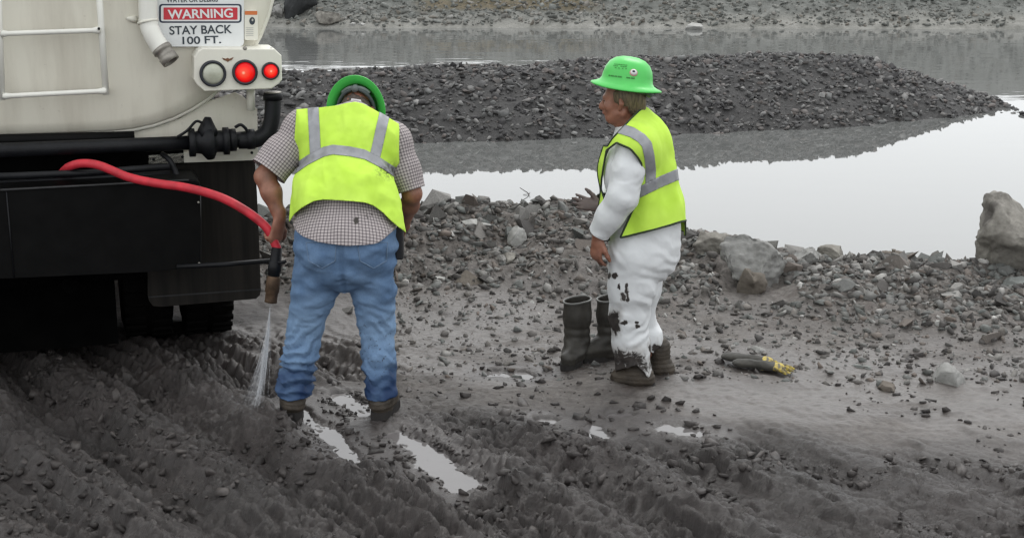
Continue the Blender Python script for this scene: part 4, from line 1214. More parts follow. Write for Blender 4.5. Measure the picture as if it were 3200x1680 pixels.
def add_hand(f, wrist, d, nrm, size=1.0, curl=(0.3,) * 4, thumb=0.4, spread=0.12, right=True, bend2=1.1, k=0.008):
    """palm and five fingers. d = direction of the fingers, nrm = back of the hand; thumb leaves the side"""
    d = unit(d); nrm = np.asarray(nrm, float); nrm = unit(nrm - d * (nrm @ d))
    sd = np.cross(nrm, d) * (1 if right else -1)           # towards the thumb
    w = np.asarray(wrist, float); S = size
    f.limb([w - d * 0.03 * S, w + d * 0.03 * S], [0.027 * S, 0.031 * S], 0.012, sd, 0.7)
    f.limb([w + d * 0.03 * S, w + d * 0.08 * S], [0.036 * S, 0.040 * S], 0.012, sd, 0.42)
    L = (0.072, 0.080, 0.075, 0.060); off = (0.030, 0.010, -0.010, -0.029)
    tips = []
    for i in range(4):
        base = w + d * (0.092 - 0.006 * abs(i - 1)) * S + sd * off[i] * S
        ang = spread * (1.5 - i) / 1.5
        dd = unit(d * math.cos(ang) + sd * math.sin(ang))
        p, pts = base, [base - dd * 0.03 * S, base]
        a = 0.0
        for s_, fr in ((0.45, 1.0), (0.31, bend2), (0.24, bend2 * 0.8)):
            a += curl[i] * fr
            p = p + (dd * math.cos(a) - nrm * math.sin(a)) * L[i] * s_ * S; pts.append(p)
        r = 0.0098 * S if i < 3 else 0.0085 * S
        f.limb(pts, [r * 1.1, r * 1.08, r, r * 0.93, r * 0.8], 0.004)
        tips.append(p)
    tb = w + d * 0.03 * S + sd * 0.030 * S - nrm * 0.008 * S
    td = unit(sd * math.cos(thumb) * 0.8 + d * (0.6 + math.sin(thumb)) - nrm * 0.55 * math.sin(thumb))
    p1 = tb + td * 0.038 * S; p2 = p1 + unit(td + d * 0.35 - nrm * 0.3) * 0.030 * S; p3 = p2 + unit(td + d * 0.5 - nrm * 0.5) * 0.024 * S
    f.limb([tb - td * 0.01, p1, p2, p3], [0.0155 * S, 0.0125 * S, 0.0112 * S, 0.009 * S], 0.008)
    return tips
def add_head(f, c, up, face, size=1.0):
    """skull, jaw, nose, brow, lips, ears on the axes up / face"""
    up = unit(up); face = unit(np.asarray(face, float) - up * (np.asarray(face, float) @ up)); sd = np.cross(up, face); S = size
    R = np.stack([sd, face, up], 1)
    A = lambda x, y, z: c + (sd * x + face * y + up * z) * S
    f.blob(A(0, -0.012, 0.035), np.array([0.076, 0.096, 0.088]) * S, R, 0.0)
    f.blob(A(0, 0.022, -0.022), np.array([0.064, 0.070, 0.082]) * S, R, 0.03)
    f.blob(A(0, 0.044, -0.082), np.array([0.040, 0.040, 0.028]) * S, R, 0.03)        # chin
    f.limb([A(0.052, -0.01, -0.05), A(0.034, 0.05, -0.085)], [0.022 * S, 0.018 * S], 0.02)
    f.limb([A(-0.052, -0.01, -0.05), A(-0.034, 0.05, -0.085)], [0.022 * S, 0.018 * S], 0.02)
    f.limb([A(0, 0.088, 0.012), A(0, 0.104, -0.018), A(0, 0.108, -0.030)], [0.009 * S, 0.012 * S, 0.014 * S], 0.012)
    f.limb([A(-0.014, 0.09, -0.032), A(0.014, 0.09, -0.032)], [0.010 * S, 0.010 * S], 0.008)
    f.limb([A(-0.035, 0.078, 0.026), A(0, 0.086, 0.024), A(0.035, 0.078, 0.026)], [0.010 * S] * 3, 0.014)   # brow
    f.limb([A(-0.02, 0.083, -0.056), A(0, 0.090, -0.055), A(0.02, 0.083, -0.056)], [0.0085 * S, 0.0105 * S, 0.0085 * S], 0.008)
    for q in (1, -1):
        f.blob(A(q * 0.05, 0.06, -0.02), np.array([0.02, 0.022, 0.022]) * S, R, 0.02)    # cheek
        f.limb([A(q * 0.078, -0.012, 0.018), A(q * 0.083, -0.018, 0.0), A(q * 0.078, -0.008, -0.028)], [0.011 * S, 0.012 * S, 0.008 * S], 0.006)
    return A, R
def hard_hat(parent, c, up, face, size=1.0, label=None):
    """full-brim hat: dome with crown ridges, rolled brim, harness inside"""
    up = unit(up); face = unit(np.asarray(face, float) - up * (np.asarray(face, float) @ up)); sd = np.cross(up, face)
    prof = [(1.36, -0.012), (1.385, -0.015), (1.40, -0.011), (1.37, -0.005), (1.20, 0.004), (1.07, 0.014), (1.0, 0.028), (0.975, 0.050), (0.915, 0.078), (0.79, 0.104), (0.58, 0.123), (0.3, 0.133), (0.0, 0.135)]
    ins = [(0.3, 0.127), (0.58, 0.117), (0.77, 0.099), (0.89, 0.075), (0.95, 0.049), (0.975, 0.022), (1.05, 0.008), (1.19, -0.002), (1.34, -0.012)]
    seg = 48; V, F = [], []
    ra, rb = 0.104 * size, 0.124 * size
    rings = prof[::-1]
    for (r, z) in rings[1:] + ins[::-1]:
        for k in range(seg):
            a = 2 * math.pi * k / seg
            x, y = math.cos(a), math.sin(a)
            zz = z * size
            if r > 1.02: zz -= (r - 1.0) * 0.012 * size * (abs(x) ** 2) * 1.5 - (r - 1.0) * 0.016 * size * abs(y) ** 3
            if 0.25 < r < 0.97 and z > 0.04: zz += 0.004 * size * (max(0, 1 - abs(x * r) * 5.5) ** 0.6)
            V.append(c + sd * x * r * ra + face * y * r * rb + up * zz)
    n0 = len(rings) - 1
    V.insert(0, c + up * 0.139 * size); m = n0 + len(ins)
    for k in range(seg): F.append((0, 1 + k, 1 + (k + 1) % seg))
    for i in range(m - 1):
        for k in range(seg):
            a, b = 1 + i * seg + k, 1 + i * seg + (k + 1) % seg
            F.append((a, a + seg, b + seg, b))
    V.append(c + up * 0.130 * size); last = len(V) - 1
    for k in range(seg): F.append((last, 1 + (m - 1) * seg + (k + 1) % seg, 1 + (m - 1) * seg + k))
    o = mesh_obj('hard_hat', V, F, M['hat_green'], parent)
    if label: o['label'] = label
    hb = [c + sd * math.cos(a) * ra * 0.86 + face * math.sin(a) * rb * 0.86 - up * (0.008 + 0.012 * max(0, -math.sin(a))) * size for a in np.linspace(0, 2 * math.pi, 33)]
    V2, F2 = tube_np(hb, 0.009 * size, 8, False)
    mesh_obj('headband', V2, F2, M['hat_strap'], o)
    return o, (lambda a, r, z: c + sd * math.cos(a) * r * ra + face * math.sin(a) * r * rb + up * z * size), (up, face, sd)

# ================================================================== man with the hose, seen from behind, looking down
YM = 6.50
HIPC = P(1080, 765, YM + 0.03)
Lhip, Rhip = P(1006, 805, YM + 0.04), P(1156, 800, YM + 0.04)
Lkn, Rkn = P(955, 1025, YM + 0.09), P(1180, 1030, YM + 0.09)
Lan, Ran = P(915, 1235, YM + 0.02), P(1193, 1235, YM + 0.02)
BEL = P(1080, 690, YM + 0.09); WAI = P(1082, 610, YM + 0.14); CHE = P(1090, 470, YM + 0.26); UPC = P(1095, 400, YM + 0.31)
NEC = P(1108, 372, YM + 0.36)
Lsh, Rsh = P(940, 402, YM + 0.30), P(1236, 440, YM + 0.30)
Lel, Rel = P(826, 552, YM + 0.20), P(1288, 605, YM + 0.26)
Lwr, Rwr = P(874, 682, YM + 0.155), P(1256, 712, YM + 0.46)
HEAD = P(1114, 348, YM + 0.56)
XS = np.array([1.0, 0, 0])
sp = unit(CHE - BEL)                                              # line of the back
back_n = unit(np.array([0, -1.0, 0]) - sp * (-sp[1]))
RT = np.stack([XS, -back_n, unit(np.cross(XS, -back_n))], 1)
def torso(f, g=0.0, kk=0.05):
    f.blob(HIPC, (0.200, 0.145, 0.15), None, kk, g)
    f.blob(BEL, (0.212, 0.158, 0.15), RT, kk, g)
    f.blob(WAI, (0.212, 0.160, 0.17), RT, kk, g)
    f.blob(CHE, (0.215, 0.145, 0.17), RT, kk, g)
    f.limb([Lsh + XS * 0.06, UPC, Rsh - XS * 0.06], [0.075, 0.115, 0.075], kk, None, 1, g)
    f.limb([UPC, NEC], [0.10, 0.062], kk, None, 1, g)
    return f
LOM, HIM = np.array([-1.40, 6.15, -0.12]), np.array([-0.25, 7.45, 1.85])
# skin: one continuous body
f = Field(LOM, HIM, 0.0065)
torso(f, -0.035)
f.limb([Lsh, Lel, P(848, 600, YM + 0.18), Lwr], [0.054, 0.043, 0.046, 0.028], 0.03)
f.limb([Rsh, Rel, P(1280, 640, YM + 0.32), Rwr], [0.054, 0.043, 0.043, 0.028], 0.03)
for h_, k_, a_ in ((Lhip, Lkn, Lan), (Rhip, Rkn, Ran)): f.limb([h_, k_, a_], [0.075, 0.052, 0.038], 0.03)
f.limb([NEC, NEC + (HEAD - NEC) * 0.6], [0.062, 0.058], 0.03)
HUP, HFA = np.array([0.05, 1.0, 0.02]), np.array([0, 0.02, -1.0])
Ah, Rh = add_head(f, HEAD - unit(HUP) * 0.03, HUP, HFA)
hd = unit(P(866, 780, 6.645) - P(828, 706, 6.65))
add_hand(f, Lwr + np.array([0, 0, -0.005]), unit(P(858, 755, YM + 0.15) - Lwr), unit(np.array([0.75, -0.45, 0.35])), 1.08, (0.95, 1.0, 1.05, 1.05), 0.2, 0.10, True, 1.15)
add_hand(f, Rwr, unit(np.array([-0.5, 0.6, -0.45])), unit(np.array([0.6, 0.5, 0.3])), 1.05, (0.6, 0.6, 0.6, 0.6), 0.4, 0.1, False)
V, F = f.mesh(); V = relax(V, F, 1, 0.4)
man = mesh_obj('person', V, F, M['skin'])
vattr(man, 'dirt', 0.25 * np.clip(ns(V, 14, 3) * 3 - 0.5, 0, 1))
tag(man, 'person in checked shirt, jeans and lime vest, back turned, bent over holding red hose', 'person')

# jeans
f = Field(LOM, HIM, 0.0085)
f.blob(HIPC + np.array([0, 0, 0.01]), (0.222, 0.165, 0.15), None, 0.05)
f.blob(P(1030, 775, YM - 0.04), (0.115, 0.10, 0.12), None, 0.04); f.blob(P(1130, 775, YM - 0.04), (0.115, 0.10, 0.12), None, 0.04)
f.limb([BEL + np.array([0, -0.03, 0.06]), HIPC], [0.225, 0.222], 0.04, XS, 0.72)
for s, (h_, k_, a_) in ((-1, (Lhip, Lkn, Lan)), (1, (Rhip, Rkn, Ran))):
    th = h_ + (k_ - h_) * 0.45
    ca = k_ + (a_ - k_) * 0.45
    f.limb([h_ + np.array([0, 0, 0.02]), th, k_, ca, a_ + np.array([0, 0, -0.03])], [0.120, 0.105, 0.079, 0.075, 0.076], 0.018)
V, F = f.mesh(); V = relax(V, F, 2)
N_ = vnorm(V, F); u_, v_ = pix(V)
sdl = np.where(u_ < 1080, -1, 1)
def wr(V, u_, v_):
    # folds: slanting drags under the seat, stacked rings round knee and cuff
    s = np.where(u_ < 1080, -1.0, 1.0)
    ang = np.where(s < 0, -0.42, 0.32)
    t = V[:, 2] + ang * (V[:, 0] - np.where(s < 0, Lkn[0], Rkn[0]))
    lowz = 1 - sstep(0.30, 0.62, V[:, 2])
    wv = t * 15 + 2.6 * ns(V, 4.5, 201, 3)
    fold = 0.5 - np.abs((wv - np.floor(wv)) - 0.5) * 2
    d = 0.026 * (fold * np.abs(fold) * 2) * (0.3 + 0.9 * lowz) * np.clip(0.55 + 1.5 * ns(V, 5, 203, 2), 0.05, 1.3)
    seat = sstep(0.55, 0.62, V[:, 2]) * (1 - sstep(0.80, 0.86, V[:, 2]))
    w2 = (V[:, 2] * 1.0 + 0.55 * np.abs(V[:, 0] - HIPC[0])) * 24 + 1.2 * ns(V, 6, 207, 2)
    d = d + seat * 0.005 * np.sin(w2 * 2.2)
    return d + 0.010 * ns(V, 7, 205, 3) + 0.020 * (0.35 - np.abs(ns(V, 8, 206, 3, (0.7, 1, 1.6))))
V = V + N_ * wr(V, u_, v_)[:, None]
crotch = np.abs(V[:, 0] - HIPC[0]); cl_ = (V[:, 1] < YM) & (V[:, 2] > 0.62)
V[:, 1] += np.where(cl_, 0.018 * np.exp(-(crotch / 0.012) ** 2), 0)
T = tris(F)
V, T = clip(V, T, lambda p: 0.925 + 0 * p[:, 0] - p[:, 2])
V, T = clip(V, T, lambda p: p[:, 2] - (np.where(p[:, 0] < HIPC[0], Lan[2], Ran[2]) + 0.0 + 0.012 * ns(p, 9, 211)))
def wetf(p):
    s = p[:, 0] < HIPC[0]
    lvl = np.where(s, 0.235, 0.215) + 0.07 * ns(p, 9, 213) + 0.1 * np.where(s, -(p[:, 0] - Lan[0]), (p[:, 0] - Ran[0]) * 0.3)
    return (1 - sstep(-0.03, 0.03, p[:, 2] - lvl)) * np.clip(0.85 + 0.5 * ns(p, 16, 214), 0.35, 1)
jeans = garment('jeans', V, T, 0.006, M['jeans'], man, {
    'wet': wetf, 'fade': lambda p: np.clip(0.55 * np.exp(-((p[:, 2] - 0.43) / 0.14) ** 2) + 0.25 * ns(p, 5, 215), 0, 1),
    'dirt': lambda p: np.clip(np.exp(-((p[:, 2] - 0.33) / 0.12) ** 2) * (p[:, 0] > HIPC[0]) + 0.25 * (p[:, 2] < 0.5), 0, 1)})
# back pockets
for cx in (1005, 1165):
    sgn = -1 if cx < 1080 else 1
    pts_ = [(cx - 48, 757), (cx + 46, 757), (cx + 42, 815), (cx + 2, 838), (cx - 40, 815)]
    path = []
    Nj = None
    for i in range(len(pts_)):
        a, b = pts_[i], pts_[(i + 1) % len(pts_)]
        for t in np.linspace(0, 1, 8, endpoint=False): path.append((a[0] + (b[0] - a[0]) * t, a[1] + (b[1] - a[1]) * t))
    uu, vv = pix(V); front = V[:, 1] < YM + 0.02
    q = []
    for (a, b) in path + path[:1]:
        i = np.argmin(np.where(front, (uu - a) ** 2 + (vv - b) ** 2, 1e9)); q.append(P(a, b, V[i, 1] - 0.0015))
    Vp, Fp = tube_np(np.array(q), 0.0028, 6, False)
    mesh_obj('pocket_seam', Vp, Fp, M['jeans_seam'], jeans)

# checked shirt
f = Field(LOM, HIM, 0.0085)
torso(f, 0.008)
f.limb([BEL + np.array([0, -0.01, -0.02]), HIPC + np.array([0, -0.005, 0.03])], [0.238, 0.246], 0.05, XS, 0.74)
f.limb([Lsh + XS * 0.05, Lsh, Lsh + (Lel - Lsh) * 0.55, Lel + (Lel - Lsh) * 0.02], [0.074, 0.074, 0.080, 0.094], 0.05)
f.limb([Rsh - XS * 0.05, Rsh, Rsh + (Rel - Rsh) * 0.55, Rel + (Rel - Rsh) * 0.06], [0.074, 0.074, 0.070, 0.070], 0.05)
V, F = f.mesh(); V = relax(V, F, 2); N_ = vnorm(V, F)
V = V + N_ * (0.009 * ns(V, 7, 221) + 0.006 * ns(V, 13, 223, 3, (1.4, 1, 0.6)))[:, None]
T = tris(F)
la, ra_ = unit(Lel - Lsh), unit(Rel - Rsh)
def shirt_hem(p): return p[:, 2] - (P(1080, 733, YM)[2] + 0.012 * np.sin(p[:, 0] * 11) + 0.01 * ns(p, 8, 225) + 0.02 * sstep(0.16, 0.24, np.abs(p[:, 0] - HIPC[0])))
V, T = clip(V, T, shirt_hem)
def sleeveL(p): s = (p - Lsh) @ la; return np.where((p[:, 0] < Lsh[0] + 0.03) & (np.linalg.norm(p - Lsh - np.outer(np.clip(s, 0, 0.4), la), axis=1) < 0.16), (np.linalg.norm(Lel - Lsh) * 0.89 - s), 0.1)
def sleeveR(p): s = (p - Rsh) @ ra_; return np.where((p[:, 0] > Rsh[0] - 0.03) & (np.linalg.norm(p - Rsh - np.outer(np.clip(s, 0, 0.4), ra_), axis=1) < 0.16), (np.linalg.norm(Rel - Rsh) * 0.93 - s), 0.1)
V, T = clip(V, T, sleeveL); V, T = clip(V, T, sleeveR)
V, T = clip(V, T, lambda p: 0.052 - (p - NEC) @ unit(HEAD - NEC) + 0.0)
V, T = clip(V, T, lambda p: np.where((p[:, 0] > Lsh[0] + 0.04) & (p[:, 0] < Rsh[0] - 0.02), -line_px(p, [(880, 345), (1000, 345), (1085, 318), (1110, 310), (1135, 318), (1200, 372), (1260, 400)]), 0.1))
def shirt_uv(p):
    inL = (p[:, 0] < Lsh[0] + 0.01); inR = (p[:, 0] > Rsh[0] - 0.005) & (p[:, 2] > 0.9)
    un = np.stack([np.arctan2(p[:, 0] - HIPC[0], -(p[:, 1] - (HIPC[1] + (p[:, 2] - HIPC[2]) * 0.45))) * 0.21, (p - BEL) @ sp, 0 * p[:, 0]], 1)
    for m, o, ax in ((inL, Lsh, la), (inR, Rsh, ra_)):
        e1 = unit(np.cross(ax, [0, 1, 0])); e2 = np.cross(ax, e1)
        q = p - o; w = np.stack([np.arctan2(q @ e1, q @ e2) * 0.085, q @ ax, 0 * p[:, 0]], 1)
        un[m] = w[m]
    return un
shirt = garment('checked_shirt', V, T, 0.004, M['shirt'], man, {'cuv': shirt_uv,
    'dirt': lambda p: (np.minimum(np.hypot(pix(p)[0] - 1152, pix(p)[1] - 672), np.hypot(pix(p)[0] - 1114, pix(p)[1] - 690)) < 11).astype(float) * 1.0})

# lime vest, back towards us
f = Field(LOM, HIM, 0.0075)
torso(f, 0.024, 0.06)
f.limb([BEL + np.array([0, -0.01, 0.05]), P(1085, 740, YM + 0.04)], [0.246, 0.256], 0.06, XS, 0.74)
f.limb([Lsh + XS * 0.03, UPC, Rsh - XS * 0.0], [0.10, 0.135, 0.10], 0.05)
V, F = f.mesh(); V = relax(V, F, 3); N_ = vnorm(V, F)
def vfold(p):
    low = 1 - sstep(1.0, 1.25, p[:, 2])
    return 0.016 * low * np.sin((p[:, 0] - HIPC[0]) * 26 + 2.6 * ns(p, 4, 231, 2)) + 0.014 * ns(p, 5, 233) + 0.008 * (0.5 - np.abs(ns(p, 9, 235, 2, (1.5, 1, 0.45)))) * 2 + 0.016 * (0.35 - np.abs(ns(p, 6.5, 238, 3, (1.2, 1, 0.6)))) + 0.004 * ns(p, 17, 237)
V = V + N_ * vfold(V)[:, None]
T = tris(F)
HEM = [(860, 755), (903, 692), (918, 668), (940, 650), (962, 637), (984, 627), (1010, 623), (1050, 625), (1100, 628), (1140, 632), (1168, 642), (1196, 662), (1220, 686), (1244, 707), (1270, 726), (1300, 750)]
NECKLINE = [(880, 330), (925, 342), (1000, 336), (1050, 330), (1085, 322), (1110, 318), (1135, 324), (1165, 340), (1215, 368), (1260, 395)]
V, T = clip(V, T, lambda p: np.where(p[:, 1] < YM + 0.25, line_px(p, HEM), p[:, 2] - 0.98))
def arm_cut(p):
    u, v = pix(p)
    lx = np.interp(v, [330, 345, 420, 560, 690, 740], [928, 926, 921, 912, 903, 900]); rx = np.interp(v, [370, 400, 480, 590, 690, 740], [1244, 1248, 1247, 1252, 1262, 1272])
    top = v < 600
    return np.where(p[:, 1] < YM + 0.6, np.minimum(np.where(u < 1080, (u - lx), 9), np.where(u > 1080, (rx - u), 9)) / 650.0, 0.1)
V, T = clip(V, T, arm_cut)
V, T = clip(V, T, lambda p: 0.066 - (p - NEC) @ unit(HEAD - NEC))
V, T = clip(V, T, lambda p: np.where(p[:, 1] < YM + 0.62, -line_px(p, NECKLINE), -1))
vestm_dirt = lambda p: np.clip(1.3 - np.hypot((pix(p)[0] - 1215) / 42, (pix(p)[1] - 535) / 26), 0, 1)
VV, VT = V, T
vest = garment('safety_vest', V, T, 0.004, M['vest'], man, {'dirt': vestm_dirt})
vest['label'] = 'lime safety vest with grey reflective bands, hitched up at the back'
def biggest(V, T):
    lab = np.arange(len(V))
    while True:
        m = np.minimum.reduce(lab[T], axis=1); new = lab.copy()
        for i in range(3): np.minimum.at(new, T[:, i], m)
        new = new[new]
        if np.array_equal(new, lab): break
        lab = new
    c = np.bincount(lab[T[:, 0]], minlength=len(V)); k = np.argmax(c)
    T = T[lab[T[:, 0]] == k]; used = np.unique(T); rm = -np.ones(len(V), int); rm[used] = np.arange(len(used))
    return V[used], rm[T]
def stripe(name, V, T, gs, parent, lift=0.0035, attrs=None, front=None):
    N_ = vnorm(V, T); W = V + N_ * lift; t = T
    for g in gs: W, t = clip(W, t, g)
    W, t = biggest(W, t)
    if len(t): return garment(name, W, t, lift * 0.8, M['tape'], parent, attrs or {'dirt': lambda p: 0 * p[:, 0]})
bandc = [(895, 545), (960, 500), (1010, 474), (1040, 467), (1090, 472), (1140, 482), (1190, 508), (1250, 548), (1275, 575)]
fr = lambda p: YM + 0.34 - p[:, 1]
stripe('reflective_band', VV, VT, [lambda p: line_px(p, [(x, y + 15) for x, y in bandc]), lambda p: -line_px(p, [(x, y - 15) for x, y in bandc]), fr], vest, attrs={'dirt': vestm_dirt})
def vert_stripe(xa, ya, xb, yb, w):
    def g(p):
        u, v = pix(p); c = xa + (xb - xa) * (v - ya) / (yb - ya); return (w - np.abs(u - c)) / 650.0
    return g
stripe('reflective_band', VV, VT, [vert_stripe(978, 335, 985, 480, 17), lambda p: line_px(p, [(x, y - 14) for x, y in bandc]), lambda p: YM + 0.52 - p[:, 1]], vest)
stripe('reflective_band', VV, VT, [vert_stripe(1200, 365, 1172, 490, 17), lambda p: line_px(p, [(x, y - 14) for x, y in bandc]), lambda p: YM + 0.52 - p[:, 1]], vest)

# hair at the nape, hat seen from below its rear brim
f = Field(HEAD - 0.2, HEAD + 0.2, 0.007)
f.blob(HEAD - unit(HUP) * 0.012, (0.081, 0.083, 0.098), np.stack([XS, unit(HUP), unit(-HFA)], 1), 0.0)
V, F = f.mesh(); V = V + vnorm(V, F) * (0.006 * ns(V, 40, 241))[:, None]; T = tris(F)
V, T = clip(V, T, lambda p: (p - HEAD) @ unit(-HFA) + 0.02)
mesh_obj('hair', V, T, M['hair_brown'], man)
HATC = P(1114, 343, YM + 0.545)
hat, hp_, _ = hard_hat(man, HATC, np.array([0.045, 1.0, 0.10]), np.array([0, 0.1, -1.0]), 1.0, 'green full-brim hard hat tipped forward, underside of its brim showing')
mesh_obj('size_knob', *tube_np([hp_(-math.pi / 2, 0.90, 0.0), hp_(-math.pi / 2, 0.90, -0.035)], 0.017, 10), M['hat_foam'], hat)
mesh_obj('harness_strap', *tube_np(curve_pts([hp_(-math.pi / 2 - 0.75, 0.93, 0.0), hp_(-math.pi / 2 - 0.3, 0.93, -0.012), hp_(-math.pi / 2 + 0.3, 0.93, -0.012), hp_(-math.pi / 2 + 0.75, 0.93, 0.0)], 16), 0.010, 8), M['hat_foam'], hat)
mesh_obj('collar_tag', [P(1098, 308, YM + 0.40), P(1128, 312, YM + 0.40), P(1130, 326, YM + 0.395), P(1096, 322, YM + 0.395)], [(0, 1, 2, 3)], M['sticker_white'], shirt)

# work boots
def work_boot(an, toe, parent, name='boot', hgt=0.10, shaft=0.085, S=1.0):
    t = unit(np.array([toe[0], toe[1], 0])); sd = np.array([t[1], -t[0], 0])
    g0 = an.copy(); g0[2] = an[2] - hgt
    f = Field(g0 - np.array([0.28, 0.28, 0.06]), g0 + np.array([0.28, 0.34, 0.26]), 0.0075)
    f.limb([g0 + np.array([0, 0, shaft]), g0 + np.array([0, 0, 0.05])], [0.058, 0.056], 0.02)
    f.limb([g0 - t * 0.035 + [0, 0, 0.045], g0 + t * 0.07 * S + [0, 0, 0.048], g0 + t * 0.15 * S + [0, 0, 0.04]], [0.046, 0.052, 0.046], 0.03)
    V, F = f.mesh(); V = V + vnorm(V, F) * (0.006 * ns(V, 16, 251) + 0.002 * np.sin(V[:, 2] * 260 + 3 * ns(V, 12, 253)))[:, None]; T = tris(F)
    V, T = clip(V, T, lambda p: p[:, 2] - g0[2] - 0.004)
    o = mesh_obj(name, V, T, M['boot_leather'], parent)
    poly = [g0 + t * a * (S if a > 0 else 1) + sd * b for a, b in ((-0.085, 0.0), (-0.075, 0.035), (-0.03, 0.046), (0.06, 0.052), (0.13, 0.054), (0.18, 0.035), (0.195, 0), (0.18, -0.035), (0.13, -0.054), (0.06, -0.052), (-0.03, -0.046), (-0.075, -0.035))]
    n_ = len(poly); Vs = [p + [0, 0, -0.02] for p in poly] + [p + [0, 0, 0.018] for p in poly]
    Fs = [tuple(range(n_))[::-1], tuple(range(n_, 2 * n_))] + [(i, (i + 1) % n_, n_ + (i + 1) % n_, n_ + i) for i in range(n_)]
    mesh_obj('sole', Vs, Fs, M['boot_sole'], o, False)
    return o
work_boot(Lan + np.array([0, 0.0, 0.02]), (-0.25, 1.0), man)
work_boot(Ran + np.array([0, 0.0, 0.02]), (0.2, 1.0), man)
# phone holster on the right hip
h0, h1 = P(1234, 700, YM + 0.10), P(1262, 806, YM + 0.10)
bm = box_bm((h0[0], YM + 0.06, h1[2]), (h1[0], YM + 0.14, h0[2]), 0.008)
bm_obj('belt_holster', bm, M['holster'], man)
# ================================================================== person in the white coverall, facing left
YW = 7.00
WF = unit([-0.95, 0.31, 0]); WS = unit([-0.31, -0.95, 0]); ZU = np.array([0, 0, 1.0])     # forward, her left (towards us), up
RW = np.stack([WS, WF, ZU], 1)
wP = lambda px, py, dy=0.0: P(px, py, YW + dy)
PEL = wP(2012, 770); ABD = wP(2006, 680); CHW = wP(1990, 540); SHW = wP(1995, 445); NKW = wP(1972, 385)
HDW = wP(1944, 318)
LshW, RshW = wP(1978, 462, -0.17), wP(1990, 450, 0.19)
LelW, RelW = wP(1945, 615, -0.23), wP(1925, 610, 0.26)
LwrW, RwrW = wP(1868, 735, -0.16), wP(1878, 645, 0.16)
LhpW, RhpW = wP(1982, 810, -0.085), wP(2012, 805, 0.095)
LknW, RknW = wP(1966, 985, -0.06), wP(1990, 985, 0.11)
LanW, RanW = wP(1985, 1150, -0.05), wP(2058, 1140, 0.14)
LOW, HIW = np.array([0.15, 6.5, -0.08]), np.array([1.05, 7.55, 1.80])
def wtorso(f, g=0.0, kk=0.05):
    f.blob(PEL, (0.165, 0.145, 0.15), RW, kk, g)
    f.blob(ABD, (0.165, 0.150, 0.16), RW, kk, g)
    f.blob(CHW, (0.175, 0.150, 0.18), RW, kk, g)
    f.limb([LshW - WS * 0.03, SHW, RshW + WS * 0.03], [0.075, 0.095, 0.075], kk, None, 1, g)
    f.limb([SHW, NKW], [0.085, 0.055], kk, None, 1, g)
f = Field(LOW, HIW, 0.006)
wtorso(f, -0.03)
f.limb([LshW, LelW, LwrW], [0.05, 0.042, 0.027], 0.03); f.limb([RshW, RelW, RwrW], [0.05, 0.042, 0.027], 0.03)
f.limb([LhpW, LknW, LanW], [0.075, 0.05, 0.037], 0.03); f.limb([RhpW, RknW, RanW], [0.075, 0.05, 0.037], 0.03)
f.limb([NKW - ZU * 0.04, HDW - ZU * 0.06], [0.058, 0.054], 0.03)
hup = unit(ZU * 1.0 - WF * -0.02); hfa = unit(WF * 1.0 + ZU * -0.10)
AW, RHW = add_head(f, HDW, hup, hfa, 0.97)
tl = add_hand(f, LwrW - ZU * 0.01, unit(-ZU * 0.92 + WF * 0.10), unit(WS * 0.8 + WF * 0.55), 0.98, (0.42, 0.5, 0.55, 0.6), 0.55, 0.08, True, 0.9)
tr_ = add_hand(f, RwrW, unit(WF * 1.0 + ZU * 0.10 - WS * 0.05), unit(-WS * 0.75 + ZU * -0.45), 0.90, (0.10, 0.16, 0.2, 0.24), 0.35, 0.16, True, 0.6)
V, F = f.mesh(); V = relax(V, F, 1, 0.4)
woman = mesh_obj('person', V, F, M['skin'])
dr = np.clip(1 - np.linalg.norm(V - (RwrW + WF * 0.12), axis=1) / 0.17, 0, 1); dr = np.clip(dr * 2.4, 0, 0.9)
dl = 0.35 * np.clip(1 - np.linalg.norm(V - (LwrW - ZU * 0.14), axis=1) / 0.08, 0, 1)
vattr(woman, 'dirt', np.maximum(dr, dl))
tag(woman, 'person in muddy white coverall, lime vest and green hard hat, standing in profile', 'person')
# eyes, lips
for q in (1, -1):
    mesh_obj('eye', *(lambda b: (b[0], b[1]))(lathe_np) if False else tube_np([AW(q * 0.031, 0.080, 0.008), AW(q * 0.031, 0.087, 0.008)], np.array([0.010, 0.004]), 10), M['eye'], woman)
mesh_obj('lips', *tube_np(curve_pts([AW(-0.02, 0.0885, -0.058), AW(0, 0.0975, -0.057), AW(0.02, 0.0885, -0.058)], 10), np.array([0.003] + [0.0052] * 8 + [0.003]) if False else 0.0045, 8), M['lip'], woman)
# hair under the hat
f = Field(HDW - 0.2, HDW + 0.2, 0.006)
f.blob(AW(0, -0.028, 0.030), np.array([0.083, 0.090, 0.092]), RHW, 0.0)
f.blob(AW(0, -0.085, -0.030), np.array([0.045, 0.034, 0.055]), RHW, 0.03)
f.limb([AW(0.079, 0.015, 0.05), AW(0.076, 0.012, 0.012)], [0.014, 0.007], 0.012); f.limb([AW(-0.079, 0.015, 0.05), AW(-0.076, 0.012, 0.012)], [0.014, 0.007], 0.012)
V, F = f.mesh(); V = V + vnorm(V, F) * (0.005 * ns(V, 45, 301, 3, (1, 1, 0.3)))[:, None]; T = tris(F)
V, T = clip(V, T, lambda p: 0.028 - (p - HDW) @ hfa)
V, T = clip(V, T, lambda p: np.maximum((p - HDW) @ hup + 0.012, -((p - HDW) @ hfa + 0.045)))
mesh_obj('hair', V, T, M['hair_blond'], woman)
